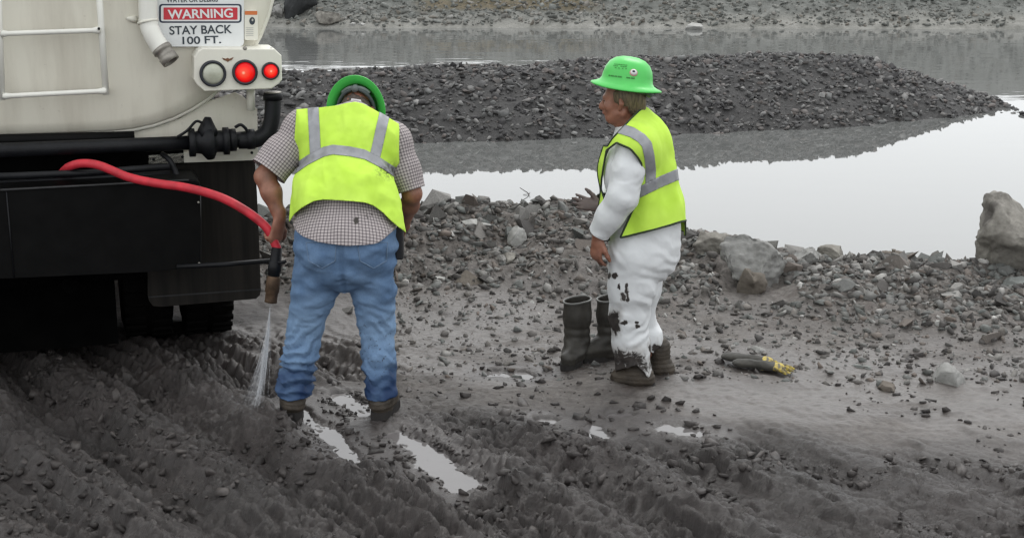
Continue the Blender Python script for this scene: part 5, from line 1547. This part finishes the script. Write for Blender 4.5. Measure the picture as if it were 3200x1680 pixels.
# hat
HTC = P(1957, 268, YW)
tilt_up = unit(ZU * 1.0 - WF * 0.12 - WS * 0.12)
hat2, hq, (hu, hf, hs) = hard_hat(woman, HTC - hu_off if False else HTC, tilt_up, hfa, 1.02, 'bright green full-brim hard hat with a round sticker on its side')
def on_hat(a, z):
    """point just proud of the hat's side, a from the left side (0) towards the face"""
    prof = [(0.026, 1.0), (0.050, 0.975), (0.078, 0.915), (0.104, 0.79), (0.123, 0.58)]
    r = np.interp(z, [p[0] for p in prof], [p[1] for p in prof])
    return hq(a, r * 1.012, z * 1.0)
def decal(name, a0, z0, ra, rz, mat, parent, lift=1.0, n=20, shape=None):
    V = [on_hat(a0, z0)]
    for k in range(n):
        t = 2 * math.pi * k / n; V.append(on_hat(a0 + ra * math.cos(t), z0 + rz * math.sin(t)))
    V = np.array(V); cdir = unit(V[0] - (HTC + hu * 0.03)); V = V + cdir * 0.0016 * lift
    V2 = np.concatenate([V, V - cdir * 0.004]); m_ = n + 1
    F = [(0, 1 + k, 1 + (k + 1) % n) for k in range(n)] + [(1 + k, m_ + 1 + k, m_ + 1 + (k + 1) % n, 1 + (k + 1) % n) for k in range(n)]
    return mesh_obj(name, V2, F, mat, parent)
st = decal('round_sticker', -0.42, 0.068, 0.165, 0.0165, M['sticker_pink'], hat2, 1.0)
decal('sticker_ring', -0.42, 0.070, 0.135, 0.0130, M['sticker_white'], st, 1.9)
decal('sticker_emblem', -0.41, 0.073, 0.062, 0.0052, M['sign_ink'], st, 2.8)
def print_line(a0, a1, z0, z1, th, parent, gaps):
    aa = np.linspace(a0, a1, 40); k = 0
    r_ = np.random.default_rng(int(z0 * 1e4))
    while k < 38:
        L = int(r_.integers(3, 6)); e = min(k + L, 39)
        if r_.random() > gaps:
            up_ = [on_hat(aa[i], z0 + (z1 - z0) * i / 39 + th) for i in range(k, e + 1)]; dn_ = [on_hat(aa[i], z0 + (z1 - z0) * i / 39) for i in range(k, e + 1)]
            m_ = len(up_); yield up_, dn_, m_
        k = e + 1
VV_, FF_, off = [], [], 0
for (a0, a1, z0, z1, th, g) in ((0.55, -0.10, 0.092, 0.096, 0.0035, 0.2), (0.55, -0.12, 0.084, 0.088, 0.0035, 0.25), (0.5, -0.12, 0.075, 0.079, 0.0035, 0.3), (0.62, -0.55, 0.034, 0.040, 0.0062, 0.12)):
    for u_, d_, m_ in print_line(a0, a1, z0, z1, th, hat2, g):
        VV_ += u_ + d_; FF_ += [(off + i, off + i + 1, off + m_ + i + 1, off + m_ + i) for i in range(m_ - 1)]; off += 2 * m_
pr = mesh_obj('hat_print', np.array(VV_) + hs * 0.0012, FF_, M['hat_print'], hat2); pr['kind'] = 'stuff'
mesh_obj('nape_strap', *tube_np(curve_pts([hq(-1.15, 0.94, 0.0), hq(-1.4, 0.96, -0.02), hq(-1.75, 0.96, -0.02), hq(-2.0, 0.94, 0.0)], 14), 0.017, 10), M['hat_strap'], hat2)

# coverall: torso, sleeves, loose trousers
f = Field(LOW, HIW, 0.0075)
wtorso(f, 0.012)
f.limb([LshW, LshW + (LelW - LshW) * 0.25], [0.072, 0.066], 0.04); f.limb([RshW, RshW + (RelW - RshW) * 0.25], [0.072, 0.066], 0.04)
f.limb([PEL + ZU * 0.10, PEL - ZU * 0.02 - WF * 0.005], [0.176, 0.172], 0.05, WF, 0.92)
f.limb([LhpW + ZU * 0.02, LhpW + (LknW - LhpW) * 0.5, LknW, wP(1972, 1070, -0.06), wP(1981, 1165, -0.06)], [0.130, 0.112, 0.094, 0.088, 0.090], 0.035)
f.limb([RhpW + ZU * 0.02, RhpW + (RknW - RhpW) * 0.5, RknW, wP(2022, 1050, 0.12), wP(2048, 1125, 0.13)], [0.115, 0.102, 0.083, 0.072, 0.062], 0.035)
V, F = f.mesh(); V = relax(V, F, 2); N_ = vnorm(V, F)
ax_a = unit(LelW - LshW)
def wfold(p):
    u, v = pix(p)
    d = 0.002 * ns(p, 6, 311) + 0.006 * (0.35 - np.abs(ns(p, 7, 313, 3, (0.8, 1, 1.2)))) + 0.004 * (0.35 - np.abs(ns(p, 17, 314, 3)))
    leg = sstep(720, 800, v)
    # long drags from the seat to the front of the knee
    t = ((v - 800) - 0.85 * (u - 1900)) / 62.0 + 2.2 * ns(p, 4, 315, 3)
    d = d + leg * (1 - sstep(960, 1040, v)) * 0.010 * (0.5 - np.abs(t - np.floor(t) - 0.5) * 2) * np.clip(0.35 + 1.5 * ns(p, 4, 317, 2), 0, 1.2)
    t = v / 48.0 + 0.4 * (u - 1950) / 48.0 + 2.4 * ns(p, 5, 319, 3)
    d = d + sstep(960, 1040, v) * np.clip(0.5 + 1.2 * ns(p, 6, 318, 2), 0, 1) * 0.009 * (0.5 - np.abs(t - np.floor(t) - 0.5) * 2)
    return d
V = V + N_ * wfold(V)[:, None]; T = tris(F)
adL, adR = unit(LwrW - LelW), unit(RwrW - RelW)
def near(p, a, b, r): 
    ab = b - a; t = np.clip(((p - a) @ ab) / (ab @ ab), 0, 1.3); return np.linalg.norm(p - a - np.outer(t, ab), axis=1) < r
V, T = clip(V, T, lambda p: 0.015 - (p - NKW) @ unit(HDW - NKW))
def cuffs(p):
    u, v = pix(p); leftleg = p[:, 1] < YW + 0.03
    lv = np.where(leftleg, np.interp(u, [1900, 1930, 1960, 1990, 2015, 2030, 2045], [1150, 1160, 1148, 1138, 1160, 1185, 1175]), np.interp(u, [2000, 2040, 2060, 2090], [1095, 1100, 1085, 1075]))
    return (lv + 10 * ns(p, 22, 325) - v) / 610.0
V, T = clip(V, T, cuffs)
def cov_dirt(p):
    u, v = pix(p); u0, v0 = u + 7 * ns(p, 60, 349), v + 7 * ns(p, 60, 350)
    d = 0.59 * sstep(1030, 1125, v) * np.clip(1.1 - sstep(1985, 2040, u) * 0.35, 0, 1.3)
    u = u + 26 * ns(p, 16, 345); v = v + 30 * ns(p, 16, 347)
    d = np.maximum(d, np.clip(1.3 - np.hypot((u - 1915) / 36, (v - 1015) / 60), 0, 1) * 0.74)
    d = np.maximum(d, 0.60 * np.clip(1.4 - np.hypot((u - 1965) / 52, (v - 1140) / 50), 0, 1))
    d = np.maximum(d, 0.8 * np.clip(1.2 - np.hypot((u - 2052) / 34, (v - 1085) / 34), 0, 1))
    for cx, cy, rx, ry in ((1902, 862, 5, 8), (1920, 862, 8, 9), (1948, 925, 7, 11), (1958, 900, 3, 14), (1993, 1020, 6, 5), (1988, 1008, 5, 4), (1950, 1010, 10, 6), (1962, 925, 3, 16), (1935, 895, 3, 8)):
        d = np.maximum(d, 0.95 * np.clip(1.7 - np.hypot((u0 - cx) / rx, (v0 - cy) / ry), 0, 1) * (p[:, 1] < YW))
    return np.clip(d, 0, 1)
cov = garment('coverall', V, T, 0.003, M['coverall'], woman, {'dirt': cov_dirt})
cov['label'] = 'white disposable coverall caked with dark mud below the knees'

def sleeve(sh, el, wr, rad, cutf, seed):
    f = Field(np.minimum(np.minimum(sh, el), wr) - 0.14, np.maximum(np.maximum(sh, el), wr) + 0.14, 0.0065)
    f.limb([sh, sh + (el - sh) * 0.5, el, el + (wr - el) * 0.5, wr + (wr - el) * 0.1], rad, 0.04)
    V, F = f.mesh(); V = relax(V, F, 2); N_ = vnorm(V, F); u, v = pix(V); a1 = unit(el - sh)
    t = (v * 0.9 + (u - 1900) * 0.45) / 52.0 + 2.6 * ns(V, 6, seed, 3)
    crease = (0.5 - np.abs(t - np.floor(t) - 0.5) * 2) * np.clip(0.25 + 1.6 * ns(V, 5, seed + 1, 2), 0, 1.1)
    V = V + N_ * (0.003 * crease + 0.004 * (0.35 - np.abs(ns(V, 9, seed + 3, 3, (0.8, 1, 1.3)))) + 0.003 * (0.35 - np.abs(ns(V, 19, seed + 6, 3))))[:, None]
    d2 = unit(wr - el); T = tris(F)
    V, T = clip(V, T, lambda p: np.linalg.norm(wr - el) * cutf - (p - el) @ d2 + 0.007 * ns(p, 20, seed + 4))
    return garment('sleeve', V, T, 0.003, M['coverall'], cov, {'dirt': lambda p: 0.04 + 0 * p[:, 0]})
sleeve(LshW, LelW, LwrW, [0.074, 0.074, 0.070, 0.062, 0.052], 0.93, 341)
sleeve(RshW, RelW, RwrW, [0.074, 0.074, 0.068, 0.055, 0.045], 0.72, 351)

# lime vest, loose and open at the side
f = Field(LOW, HIW, 0.0065)
wtorso(f, 0.036, 0.07)
f.limb([ABD + ZU * 0.02, wP(2006, 745, 0.0)], [0.208, 0.216], 0.07, WF, 0.95)
f.limb([LshW - WS * 0.02, SHW, RshW + WS * 0.02], [0.115, 0.115, 0.115], 0.05, None, 1, 0.0)
V, F = f.mesh(); V = relax(V, F, 3); N_ = vnorm(V, F)
th_ = np.arctan2((V - ABD) @ WS, (V - ABD) @ WF)
V = V + N_ * (0.012 * (1 - sstep(1.05, 1.3, V[:, 2])) * np.sin(th_ * 7 + 2 * ns(V, 4, 331, 2)) + 0.011 * ns(V, 5, 333) + 0.014 * (0.35 - np.abs(ns(V, 7, 335, 3, (1.2, 1, 0.6)))))[:, None]
T = tris(F)
HEMW = [(1830, 765), (1890, 752), (1960, 738), (2040, 718), (2095, 703), (2128, 692), (2160, 685)]
near_side = lambda p: (p - CHW) @ WS > 0.02
V, T = clip(V, T, lambda p: np.where((p - ABD) @ WS > -0.06, line_px(p, HEMW), p[:, 2] - P(2000, 735, YW)[2]))
def oval(p):
    """armhole on her left: a tall opening round the sleeve"""
    u, v = pix(p)
    top = [(1880, 470), (1905, 460), (1925, 447), (1945, 452), (1975, 470), (2004, 512)]
    lf = np.interp(v, [447, 470, 520, 560, 590, 620, 760], [1925, 1895, 1886, 1880, 1878, 1888, 1905]); rt = np.interp(v, [447, 465, 490, 512, 560, 640, 760], [1928, 1970, 1992, 2005, 2003, 1985, 1930])
    inside = np.minimum(np.minimum(u - lf, rt - u), (v - 446))
    return np.where(near_side(p), -inside / 610.0, 0.1)
V, T = clip(V, T, oval)
def oval_far(p):
    q = p - (RshW - ZU * 0.07); r = np.hypot((q @ WF) / 0.085, q[:, 2] / 0.15)
    return np.where((p - CHW) @ WS < -0.05, (r - 1) * 0.1, 0.1)
V, T = clip(V, T, oval_far)
NECKW = [(1900, 455), (1915, 432), (1945, 400), (1975, 368), (1995, 348), (2012, 334), (2040, 320), (2100, 300)]
V, T = clip(V, T, lambda p: -line_px(p, NECKW))
# open down the front: remove a narrow strip
V, T = clip(V, T, lambda p: np.where((p - CHW) @ WF > 0.05, np.abs((p - CHW) @ WS) - 0.05, 0.1))
wv = garment('safety_vest', V, T, 0.004, M['vest'], woman, {'dirt': lambda p: 0 * p[:, 0]})
wv['label'] = 'lime safety vest with dark binding hanging loose over the coverall'
VV, VT = V, T
# dark binding along every edge
rimN = vnorm(V, T)
VB, FB, off = [], [], 0
for L in rim_loops(T):
    if len(L) < 25: continue
    q = V[L]; 
    for _ in range(6): q = 0.5 * q + 0.25 * (np.roll(q, 1, 0) + np.roll(q, -1, 0))
    q = np.concatenate([q, q[:1]])[::2]
    if len(q) < 6: continue
    v, fa = tube_np(q, 0.0052, 6, False)
    o_ = mesh_obj('edge_binding', v, fa, M['vest_trim'], wv)
# bands
bw = [(1840, 618), (1880, 628), (1950, 622), (2000, 600), (2030, 585), (2070, 566), (2118, 545)]
stripe('reflective_band', VV, VT, [lambda p: line_px(p, [(x, y + 18) for x, y in bw]), lambda p: -line_px(p, [(x, y - 18) for x, y in bw])], wv)
sh_path = [(1925, 398), (1940, 402), (1975, 413), (2005, 432), (2022, 452), (2030, 490), (2034, 530), (2033, 575)]
def shb(p):
    u, v = pix(p); d = np.full(len(p), 1e9)
    for a, b in zip(sh_path[:-1], sh_path[1:]):
        dx, dy = b[0] - a[0], b[1] - a[1]; t = np.clip(((u - a[0]) * dx + (v - a[1]) * dy) / (dx * dx + dy * dy), 0, 1)
        d = np.minimum(d, np.hypot(u - a[0] - t * dx, v - a[1] - t * dy))
    return (16 - d) / 610.0
stripe('reflective_band', VV, VT, [shb, lambda p: line_px(p, [(x, y - 17) for x, y in bw]), lambda p: (p - CHW) @ WS + 0.02], wv)

# her boots
work_boot(wP(1998, 1165, -0.06) + ZU * 0.01, WF[:2], woman, hgt=P(1990, 1165, YW)[2] + 0.03, S=0.68)
work_boot(wP(2060, 1150, 0.13) + ZU * 0.01, WF[:2], woman, hgt=P(2060, 1150, YW + .13)[2] + 0.02, shaft=0.16, S=0.8)

# ------------------------------------------------------------------ a pair of empty rubber boots behind her
def gum_boot(base, toe, label):
    t = unit([toe[0], toe[1], 0]); sd = np.array([t[1], -t[0], 0])
    f = Field(np.array([-0.25, -0.25, -0.02]), np.array([0.25, 0.25, 0.42]), 0.0065)
    f.limb([ZU * 0.37, ZU * 0.24, ZU * 0.11, ZU * 0.05], [0.074, 0.073, 0.066, 0.056], 0.02)
    f.limb([-t * 0.03 + ZU * 0.045, t * 0.06 + ZU * 0.055, t * 0.15 + ZU * 0.042], [0.048, 0.050, 0.045], 0.04, sd, 1.0)
    V, F = f.mesh(); V = V + vnorm(V, F) * (0.003 * ns(V, 18, 401) + 0.0022 * np.sin(V[:, 2] * 130) * (V[:, 2] < 0.2))[:, None]; T = tris(F)
    V, T = clip(V, T, lambda p: 0.325 - p[:, 2] + 0.008 * np.sin(p[:, 0] * 20)); V, T = clip(V, T, lambda p: p[:, 2] - 0.002)
    r = empty('rubber_boot', base)
    b_ = garment('boot_shell', V, T, 0.006, M['gum_boot'], r)
    lps = [L for L in rim_loops(T) if V[L][:, 2].mean() > 0.25]
    for L in lps:
        q = V[L]; q = np.concatenate([q, q[:1]])[::2]; v, fa = tube_np(q, 0.0058, 6, False); mesh_obj('top_rim', v, fa, M['gum_boot_rim'], b_)
    poly = [t * a + sd * c for a, c in ((-0.08, 0.0), (-0.07, 0.036), (-0.03, 0.050), (0.02, 0.044), (0.07, 0.052), (0.13, 0.054), (0.18, 0.036), (0.197, 0), (0.18, -0.036), (0.13, -0.054), (0.07, -0.052), (0.02, -0.044), (-0.03, -0.050), (-0.07, -0.036))]
    n_ = len(poly); Vs = [p - ZU * 0.02 for p in poly] + [p + ZU * 0.022 for p in poly]
    mesh_obj('sole', Vs, [tuple(range(n_))[::-1], tuple(range(n_, 2 * n_))] + [(i, (i + 1) % n_, n_ + (i + 1) % n_, n_ + i) for i in range(n_)], M['boot_sole'], r, False)
    return tag(r, label, 'boot', 'pair of empty rubber boots')
b1 = G(1802, 1135); b2 = G(1908, 1138)
def gz(p): return float(land(np.array([p[0]]), np.array([p[1]]))[0])
gum_boot((b1[0], b1[1], gz(b1) + 0.01), (-0.25, -0.75), 'empty dark rubber boot standing in full view left of the white coverall')
gum_boot((b2[0], b2[1] + 0.08, gz(b2) + 0.01), (-0.85, -0.45), 'empty dark rubber boot half hidden behind the muddy coverall leg')

# ------------------------------------------------------------------ gloves dropped on the ground
def glove(base, d, label, seed, yel):
    d = unit([d[0], d[1], 0]); f = Field(np.array([-0.2, -0.2, -0.05]), np.array([0.2, 0.2, 0.08]), 0.0045)
    sd = np.array([-d[1], d[0], 0])
    f.limb([-d * 0.15 + ZU * 0.02, -d * 0.05 + ZU * 0.022], [0.05, 0.042], 0.01, sd, 0.42)
    add_hand(f, -d * 0.06 + ZU * 0.018, d, ZU, 1.15, (0.12, 0.2, 0.28, 0.2), 0.2, 0.14, seed % 2 == 0)
    V, F = f.mesh(); V = V + vnorm(V, F) * (0.004 * ns(V, 30, seed))[:, None]; V[:, 2] = np.maximum(V[:, 2], -0.004)
    r = empty('work_glove', base)
    T = tris(F); s = lambda p: (p @ d)
    Va, Ta = clip(V, T, lambda p: 0.022 + 0.012 * ns(p, 30, seed + 3) - s(p)); Vb, Tb = clip(V, T, lambda p: s(p) - 0.022 - 0.012 * ns(p, 30, seed + 3))
    mesh_obj('cuff_and_palm', Va, Ta, M['glove_dark'], r); mesh_obj('fingers', Vb, Tb, M['glove_yellow'] if yel else M['glove_dark'], r)
    return tag(r, label, 'glove', 'gloves dropped on the mud')
g1 = G(2405, 1158); g2 = G(2370, 1142)
glove((g1[0], g1[1], gz(g1) + 0.012), (1.0, -0.34), 'dark muddy work glove with yellow fingers lying on the ground, nearer one', 4, True)
glove((g2[0], g2[1], gz(g2) + 0.016), (1.0, -0.36), 'dark muddy work glove lying partly behind the glove with bright yellow fingers', 7, True)

# ------------------------------------------------------------------ twig standing in the pond
tb = G(1652, 609, WATER_Z)
tw = tube('twig', curve_pts([tb + [0.005, 0, -0.05], tb + [0.0, 0, 0.01], tb + [-0.045, 0, 0.045], tb + [-0.09, 0.0, 0.075]], 14), np.linspace(0.006, 0.003, 14)[:len(curve_pts([0 * tb, tb, tb, tb], 14))], M['twig'])
tube('twig_fork', curve_pts([tb + [0, 0, 0.0], tb + [0.012, 0, 0.018], tb + [0.012, 0, 0.03]], 8), 0.003, M['twig'], tw, 6)
tube('twig_fork', curve_pts([tb + [0, 0, 0.008], tb + [-0.03, 0, 0.006], tb + [-0.055, 0, 0.004]], 8), 0.003, M['twig'], tw, 6)
tag(tw, 'thin grey forked twig sticking up out of the still water', 'twig')
# ------------------------------------------------------------------ boulders one can point at
def boulder(px0, py0, px1, py1, Y, mat, label, seed, depth=None, poly=None, rough=0.05, sink=0.15, cat='boulder', name='boulder', npl=16, lean=0.0):
    """a broken block filling the pixel box at distance Y: an ellipsoid chopped by random planes, then roughened"""
    r = np.random.default_rng(seed)
    A, B = P(px0, py1, Y), P(px1, py0, Y)
    w, h = (B[0] - A[0]) / 2, (B[2] - A[2]) / 2 * (1 + sink)
    dpt = depth or (w + h) / 2
    c = np.array([(A[0] + B[0]) / 2, Y + dpt * 0.35, B[2] - h])
    bm = bmesh.new(); bmesh.ops.create_icosphere(bm, subdivisions=5 if w > 0.1 and Y < 12 else 4, radius=1.0)
    V = np.array([v.co for v in bm.verts]); F = np.array([[v.index for v in f_.verts] for f_ in bm.faces]); bm.free()
    V = V * 1.32
    for _ in range(npl):
        n_ = unit(r.normal(size=3)); d = r.uniform(0.60, 0.95)
        ex = V @ n_ - d; V = V - np.outer(np.where(ex > 0, ex, 0), n_) * 0.97
    if poly is not None:                      # outline in the plane facing us
        a = np.arctan2(V[:, 2], V[:, 0]); pa = np.array(poly); ang = np.arctan2(pa[:, 1], pa[:, 0]); o = np.argsort(ang)
        R_ = np.interp(a, np.concatenate([ang[o] - 2 * math.pi, ang[o], ang[o] + 2 * math.pi]), np.tile(np.hypot(pa[:, 0], pa[:, 1])[o], 3))
        cur = np.hypot(V[:, 0], V[:, 2]); V[:, [0, 2]] *= (0.25 + 0.75 * R_ / 1.0)[:, None]
    lo, hi = V.min(0), V.max(0); V = (V - (lo + hi) / 2) / ((hi - lo) / 2)
    V = V * np.array([w, dpt, h])
    V[:, 0] += lean * V[:, 2]
    N_ = vnorm(V, F); s = 1.0 / max(w, h)
    rid = np.abs(fbm(V[:, 0] * 2.2 * s, V[:, 1] * 2.2 * s, V[:, 2] * 4.5 * s, oct=4, seed=seed + 3, gain=0.6))
    V = V + N_ * ((rid - 0.22) * rough * 3.0 * min(w, h) + 0.9 * rough * min(w, h) * fbm(V[:, 0] * 7 * s, V[:, 1] * 7 * s, V[:, 2] * 9 * s, oct=4, seed=seed, gain=0.6))[:, None]
    o_ = mesh_obj(name, V, F, M[mat], None, False); o_.location = c
    return tag(o_, label, cat)
def on_land(px, py, lift=0.0):
    """where the sight line through a pixel meets the ground, drawn back by lift metres"""
    d = ray(px, py); d = d / np.linalg.norm(d); t_ = np.linspace(5.5, 14, 900)
    q = np.array([0, 0, CAM_H]) + t_[:, None] * d; z = land(q[:, 0], q[:, 1], False)
    k = np.argmax(q[:, 2] < z); return q[k] - d * lift
def hull_boulder(pts, mat, label, seed, rough=0.02, cuts=7):
    bm = bmesh.new(); vs = [bm.verts.new(q) for q in pts]
    bmesh.ops.convex_hull(bm, input=vs)
    for v in [v for v in bm.verts if not v.link_faces]: bm.verts.remove(v)
    bmesh.ops.triangulate(bm, faces=bm.faces)
    bmesh.ops.subdivide_edges(bm, edges=list(bm.edges), cuts=cuts, use_grid_fill=True)
    bmesh.ops.triangulate(bm, faces=bm.faces); bmesh.ops.recalc_face_normals(bm, faces=bm.faces)
    bm.verts.ensure_lookup_table()
    V = np.array([v.co for v in bm.verts]); F = np.array([[v.index for v in f_.verts] for f_ in bm.faces]); bm.free()
    V = relax(V, F, 1, 0.4); N_ = vnorm(V, F)
    V = V + N_ * (rough * 2.2 * (0.3 - np.abs(ns(V, 5, seed, 4, (1, 1, 1.7), 0.62))) + rough * 0.5 * ns(V, 24, seed + 1, 3))[:, None]
    return tag(mesh_obj('boulder', V, F, M[mat], None, False), label, 'boulder')
Q = lambda px, py, Y: P(px, py, Y)
hull_boulder([Q(3088, 612, 9.12), Q(3105, 600, 9.15), Q(3142, 610, 9.15), Q(3178, 650, 9.15), Q(3215, 690, 9.18), Q(3300, 770, 9.2), Q(3350, 880, 9.2),
              Q(3062, 700, 9.05), Q(3052, 760, 9.05), Q(3047, 830, 9.12), Q(3058, 868, 9.16), Q(3130, 885, 9.15), Q(3300, 900, 9.1),
              Q(3120, 650, 8.98), Q(3135, 745, 8.86), Q(3190, 735, 8.84), Q(3085, 715, 8.95), Q(3280, 800, 8.86),
              Q(3110, 640, 9.5), Q(3080, 800, 9.55), Q(3300, 760, 9.6), Q(3300, 900, 9.6), Q(3090, 890, 9.5)], 'boulder_tan',
             'tall tan upright boulder at the right edge, standing against the pond', 501, 0.035, 8)
boulder(2268, 738, 2482, 968, 8.80, 'boulder_grey', 'large pale grey slab boulder leaning on the berm right of the white coverall', 43, 0.16,
        [(-0.9, 0.95), (0.2, 0.8), (0.9, 0.2), (1.0, -0.3), (0.6, -0.95), (-0.1, -1.0), (-0.3, -0.2)], 0.09, 0.05, lean=-0.25)
boulder(2300, 838, 2402, 968, 8.60, 'boulder_brown', 'dark brown angular rock at the lower left of the large pale slab', 45, 0.10, [(-0.8, 0.9), (0.1, 0.4), (1.0, -0.7), (0.2, -1.0), (-0.8, -0.8)], 0.10, 0.1)
boulder(2160, 722, 2300, 812, 9.25, 'boulder_tan', 'low earthy tan boulder on the berm crest just right of the vest', 47, 0.2, None, 0.10, 0.4)
boulder(2460, 776, 2568, 850, 9.20, 'boulder_grey', 'rounded grey boulder on the crest, second right of the pale slab', 49, 0.1, None, 0.08)
boulder(2545, 770, 2650, 825, 9.35, 'boulder_tan', 'flat-topped tan boulder on the crest behind the rounded grey one', 51, 0.12, None, 0.08)
boulder(2655, 805, 2775, 880, 9.10, 'boulder_pale', 'whitish smooth boulder in the middle of the right-hand crest', 53, 0.12, None, 0.06)
boulder(2742, 785, 2850, 842, 9.25, 'boulder_brown', 'brown notched boulder on the crest behind the whitish one', 55, 0.1, [(-0.9, 0.4), (-0.5, 0.95), (-0.25, 0.45), (0.0, 0.9), (0.6, 0.4), (1, -0.6), (-1, -0.6)], 0.1, 0.3)
boulder(2720, 838, 2850, 895, 9.00, 'boulder_tan', 'slanted tan slab propped below the brown notched boulder', 57, 0.12, None, 0.07, lean=0.5)
boulder(2562, 862, 2665, 948, 8.70, 'boulder_tan', 'pointed tan rock half buried in the slope left of centre right', 59, 0.12, [(0.1, 1.0), (0.8, 0.1), (1, -0.8), (-1, -0.9), (-0.5, 0.1)], 0.08)
boulder(2655, 850, 2700, 880, 8.85, 'boulder_tan', 'small sandy triangular rock beneath the whitish crest boulder', 61, 0.06, None, 0.06)
boulder(2440, 690 + 105, 2480, 850, 9.1, 'boulder_brown', 'small dark rock wedged between slab and rounded boulder', 62, 0.06, None, 0.08)
boulder(2745, 1195, 2800, 1240, 6.95, 'boulder_brown', 'dark flat-bottomed rock at the far right of the muddy shelf', 63, 0.06, None, 0.07)
boulder(2925, 1155, 3040, 1222, 7.02, 'boulder_grey', 'pale cracked rock lying alone on the mud at far right', 65, 0.1, [(-0.9, 0.6), (-0.1, 0.95), (0.15, 0.4), (0.9, 0.1), (0.5, -0.9), (-0.7, -0.5)], 0.07)
boulder(2660, 1140, 2720, 1175, 7.3, 'boulder_green', 'dull greenish rock right of the dropped gloves', 66, 0.07, None, 0.07)
boulder(1414, 852, 1532, 925, 8.75, 'boulder_brown', 'flat brown angular slab low on the berm between the two people', 67, 0.12, [(-0.9, 0.5), (0.1, 0.95), (1.0, 0.35), (0.85, -0.4), (0.1, -0.35), (-0.35, -0.95), (-0.8, -0.3)], 0.04)
boulder(1785, 828, 1850, 875, 8.85, 'boulder_green', 'pale greenish square rock beside the hanging hand', 69, 0.08, [(-0.3, 0.9), (0.95, 0.85), (0.5, -0.7), (0.2, -0.9), (-0.95, -0.5)], 0.04)
boulder(1725, 760, 1830, 825, 9.15, 'boulder_green', 'large grey-green rock set in the berm above the square one', 71, 0.12, None, 0.08)
boulder(1672, 650, 1770, 700, 9.80, 'boulder_green', 'blue-grey bulging boulder on the berm crest left of the gesturing hand', 73, 0.14, None, 0.1, 0.3)
boulder(1505, 648, 1572, 690, 9.80, 'boulder_brown', 'dark rounded boulder on the crest midway between the people', 75, 0.1, None, 0.08, 0.3)
boulder(1415, 650, 1460, 680, 9.85, 'boulder_brown', 'small dark peaked rock on the crest nearer the checked shirt', 77, 0.07, None, 0.08, 0.3)
boulder(1290, 655, 1360, 690, 9.80, 'boulder_grey', 'flat pale boulder on the crest just right of the bare forearm', 79, 0.1, None, 0.08, 0.3)
boulder(1440, 688, 1550, 715, 9.55, 'boulder_pale', 'long pale flat rock below the dark rounded crest boulder', 81, 0.1, None, 0.06)
boulder(1585, 710, 1650, 770, 9.35, 'boulder_pale', 'tilted pale rock high on the berm near its middle', 83, 0.09, None, 0.07, lean=0.4)
boulder(1565, 790, 1612, 828, 9.0, 'boulder_tan', 'rounded rock with a dark underside in the middle of the berm', 85, 0.07, None, 0.06)
boulder(1710, 938, 1755, 985, 8.45, 'boulder_green', 'upright pale green-grey stone just behind the empty rubber boot', 87, 0.06, None, 0.06)
boulder(1645, 942, 1675, 968, 8.40, 'boulder_pale', 'small white stone left of the upright green-grey one', 89, 0.04, None, 0.05)
boulder(1725, 875, 1785, 905, 8.70, 'boulder_tan', 'tan slanted rock under the pale square rock', 91, 0.07, None, 0.07)
boulder(1350, 868, 1400, 890, 8.75, 'boulder_pale', 'thin pale flat stone right of the blue jeans', 93, 0.06, None, 0.05)
boulder(2350, 1085, 2400, 1105, 7.55, 'boulder_grey', 'flat grey stone behind the dropped gloves', 95, 0.06, None, 0.06)
boulder(2465, 1040, 2530, 1075, 7.9, 'boulder_brown', 'brown lump of rock in the middle of the shelf above the gloves', 97, 0.07, None, 0.1)
boulder(2360, 1015, 2405, 1045, 8.0, 'boulder_dark', 'blackish rock on the shelf left of the brown lump', 99, 0.06, None, 0.08)
boulder(2920, 1000, 2950, 1030, 8.0, 'boulder_pale', 'small bright stone standing on the gravel at right', 101, 0.04, None, 0.05)
boulder(3000, 900, 3110, 945, 8.6, 'boulder_grey', 'flat grey rock on the slope below the tall tan boulder', 103, 0.12, None, 0.06)
boulder(3120, 870, 3240, 935, 8.7, 'boulder_green', 'bluish flat rock at the right edge below the tall boulder', 105, 0.14, None, 0.06)
boulder(2985, 862, 3060, 900, 8.9, 'boulder_pale', 'pale rock beside the foot of the tall tan boulder', 107, 0.1, None, 0.06)
boulder(2735, 905, 2790, 940, 8.6, 'boulder_green', 'blue-grey rock in the slope below the slanted tan slab', 109, 0.07, None, 0.06)
# across the pond
boulder(2912, 4, 2962, 44, 36.6, 'boulder_pale', 'pale squared block alone on the far bank at right', 111, 0.2, [(-0.75, 0.6), (0.2, 0.9), (0.95, 0.85), (0.9, -0.9), (-0.9, -0.8)], 0.04)
boulder(2140, 72, 2196, 100, 34.4, 'boulder_pale', 'white stone at the waterline of the far bank, right of the green hat', 113, 0.18, None, 0.05)
boulder(888, -60, 985, 62, 35.6, 'boulder_dark', 'big blackish lump on the far bank beside the tank', 115, 0.45, None, 0.08)
boulder(850, 12, 882, 50, 35.4, 'boulder_grey', 'grey rounded rock on the far bank left of the blackish lump', 117, 0.15, None, 0.08)
boulder(985, 35, 1062, 78, 34.9, 'boulder_tan', 'low tan rock at the far waterline right of the blackish lump', 119, 0.25, None, 0.08)
boulder(1180, 25, 1222, 42, 36.2, 'boulder_grey', 'small grey rock on the far bank above the bent head', 121, 0.12, None, 0.06)
boulder(1090, 70, 1112, 80, 34.6, 'boulder_pale', 'tiny white stone at the far waterline, left one of two', 123, 0.07, None, 0.05)
boulder(1116, 71, 1142, 80, 34.6, 'boulder_pale', 'tiny white stone at the far waterline, right one of two', 125, 0.08, None, 0.05)
